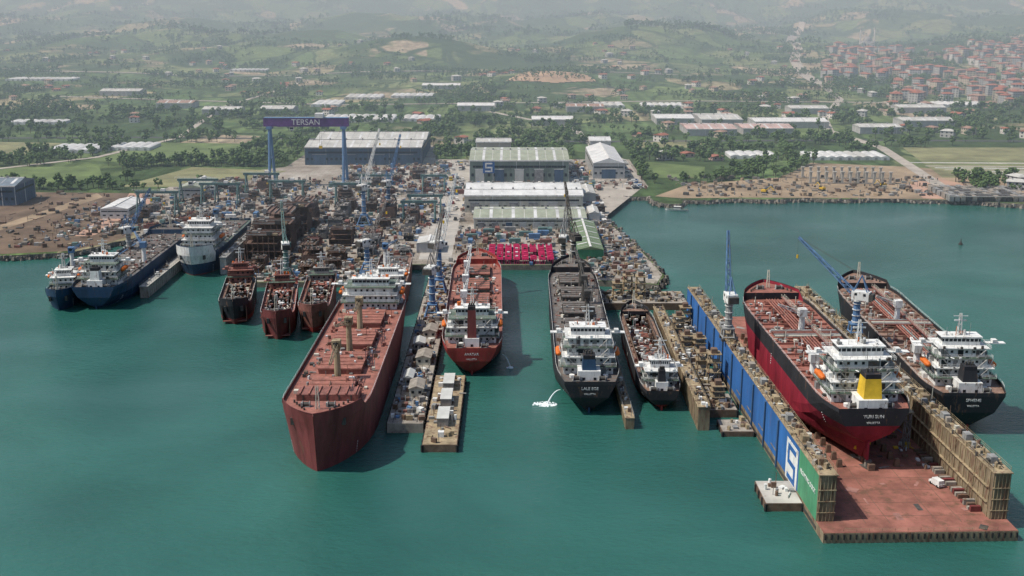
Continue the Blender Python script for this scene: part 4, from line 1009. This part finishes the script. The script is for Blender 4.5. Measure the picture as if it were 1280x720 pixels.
bp=n.new('ShaderNodeBump');bp.inputs['Distance'].default_value=.7;l.new(mr.outputs[0],bp.inputs['Strength']);l.new(n1.outputs['Fac'],bp.inputs['Height']);l.new(bp.outputs[0],bs.inputs['Normal'])
b=MB();b.add([(-9000,-3000,0),(9000,-3000,0),(9000,1200,0),(-9000,1200,0)],[(0,1,2,3)],w);b.obj('sea_water')
foam=M('foam',(.8,.85,.85),rough=.6,var=.1)
f=MB()
for k in range(170):
    a_=R.uniform(0,6.28);rr=R.random()**.8; cx_,cy_=rr*4.*math.cos(a_)-rr*1.,rr*2.4*math.sin(a_); f.cyl((cx_,cy_,-.1),(cx_,cy_,R.uniform(.03,.25)),R.uniform(.2,.6),.1,7,foam)
for k in range(12):
    t0=k/12;t1=(k+1)/12; f.cyl((4.2-4.2*t0,0,5-5*t0*t0),(4.2-4.2*t1,0,5-5*t1*t1),.08+.25*t0,.08+.25*t1,6,foam)
f.obj('bilge_water_discharge',(11.5,349,0))
f2=MB()
for k in range(10):
    t0=k/10;t1=(k+1)/10; f2.cyl((-3+3*t0,0,5-5*t0*t0),(-3+3*t1,0,5-5*t1*t1),.06+.15*t0,.06+.15*t1,6,foam)
for k in range(20): a_=R.uniform(0,6.28);f2.cyl((R.uniform(0,1.5)*math.cos(a_),math.sin(a_),-.1),(0,0,.2),.4,.1,6,foam)
f2.obj('bilge_water_discharge',(-.5,386,0))
# ---------------------------------------------------------------- haze volume over the land
hz=bpy.data.materials.new('air_haze');hz.use_nodes=True;nt=hz.node_tree;nt.nodes.clear();o=nt.nodes.new('ShaderNodeOutputMaterial');vs=nt.nodes.new('ShaderNodeVolumeScatter')
vs.inputs['Color'].default_value=(.68,.86,1,1);vs.inputs['Density'].default_value=.00038;vs.inputs['Anisotropy'].default_value=.0;nt.links.new(vs.outputs[0],o.inputs['Volume'])
b=MB();b.box(0,5450,-20,24000,9900,520,hz);b.obj('atmospheric_haze')
# ---------------------------------------------------------------- light, world, camera
sd=Vector((-.58,-.1,.84)).normalized()
wd=bpy.data.worlds.new('World');sc.world=wd;wd.use_nodes=True;nt=wd.node_tree;bg=nt.nodes['Background']
sk=nt.nodes.new('ShaderNodeTexSky');sk.sky_type='NISHITA';sk.sun_disc=False;sk.sun_elevation=math.asin(sd.z);sk.sun_rotation=math.atan2(sd.x,sd.y)
sk.dust_density=1.5;nt.links.new(sk.outputs[0],bg.inputs[0]);bg.inputs[1].default_value=.135
ld=bpy.data.lights.new('sun','SUN');ld.energy=4.9;ld.angle=rad(.5);ld.color=(1,.95,.87);lo=bpy.data.objects.new('sun',ld);lo.rotation_euler=sd.to_track_quat('Z','Y').to_euler();lo.location=(0,0,500);sc.collection.objects.link(lo)
cd=bpy.data.cameras.new('camera');cd.lens=40;cd.sensor_width=36;cd.clip_end=30000;cd.clip_start=1;co=bpy.data.objects.new('camera',cd);co.location=(0,0,130);co.rotation_euler=(rad(90-14.6),0,0);sc.collection.objects.link(co);sc.camera=co
sc.view_settings.view_transform='Standard';sc.view_settings.look='None';sc.view_settings.exposure=0
print('trees',len(near),len(mid),len(far))
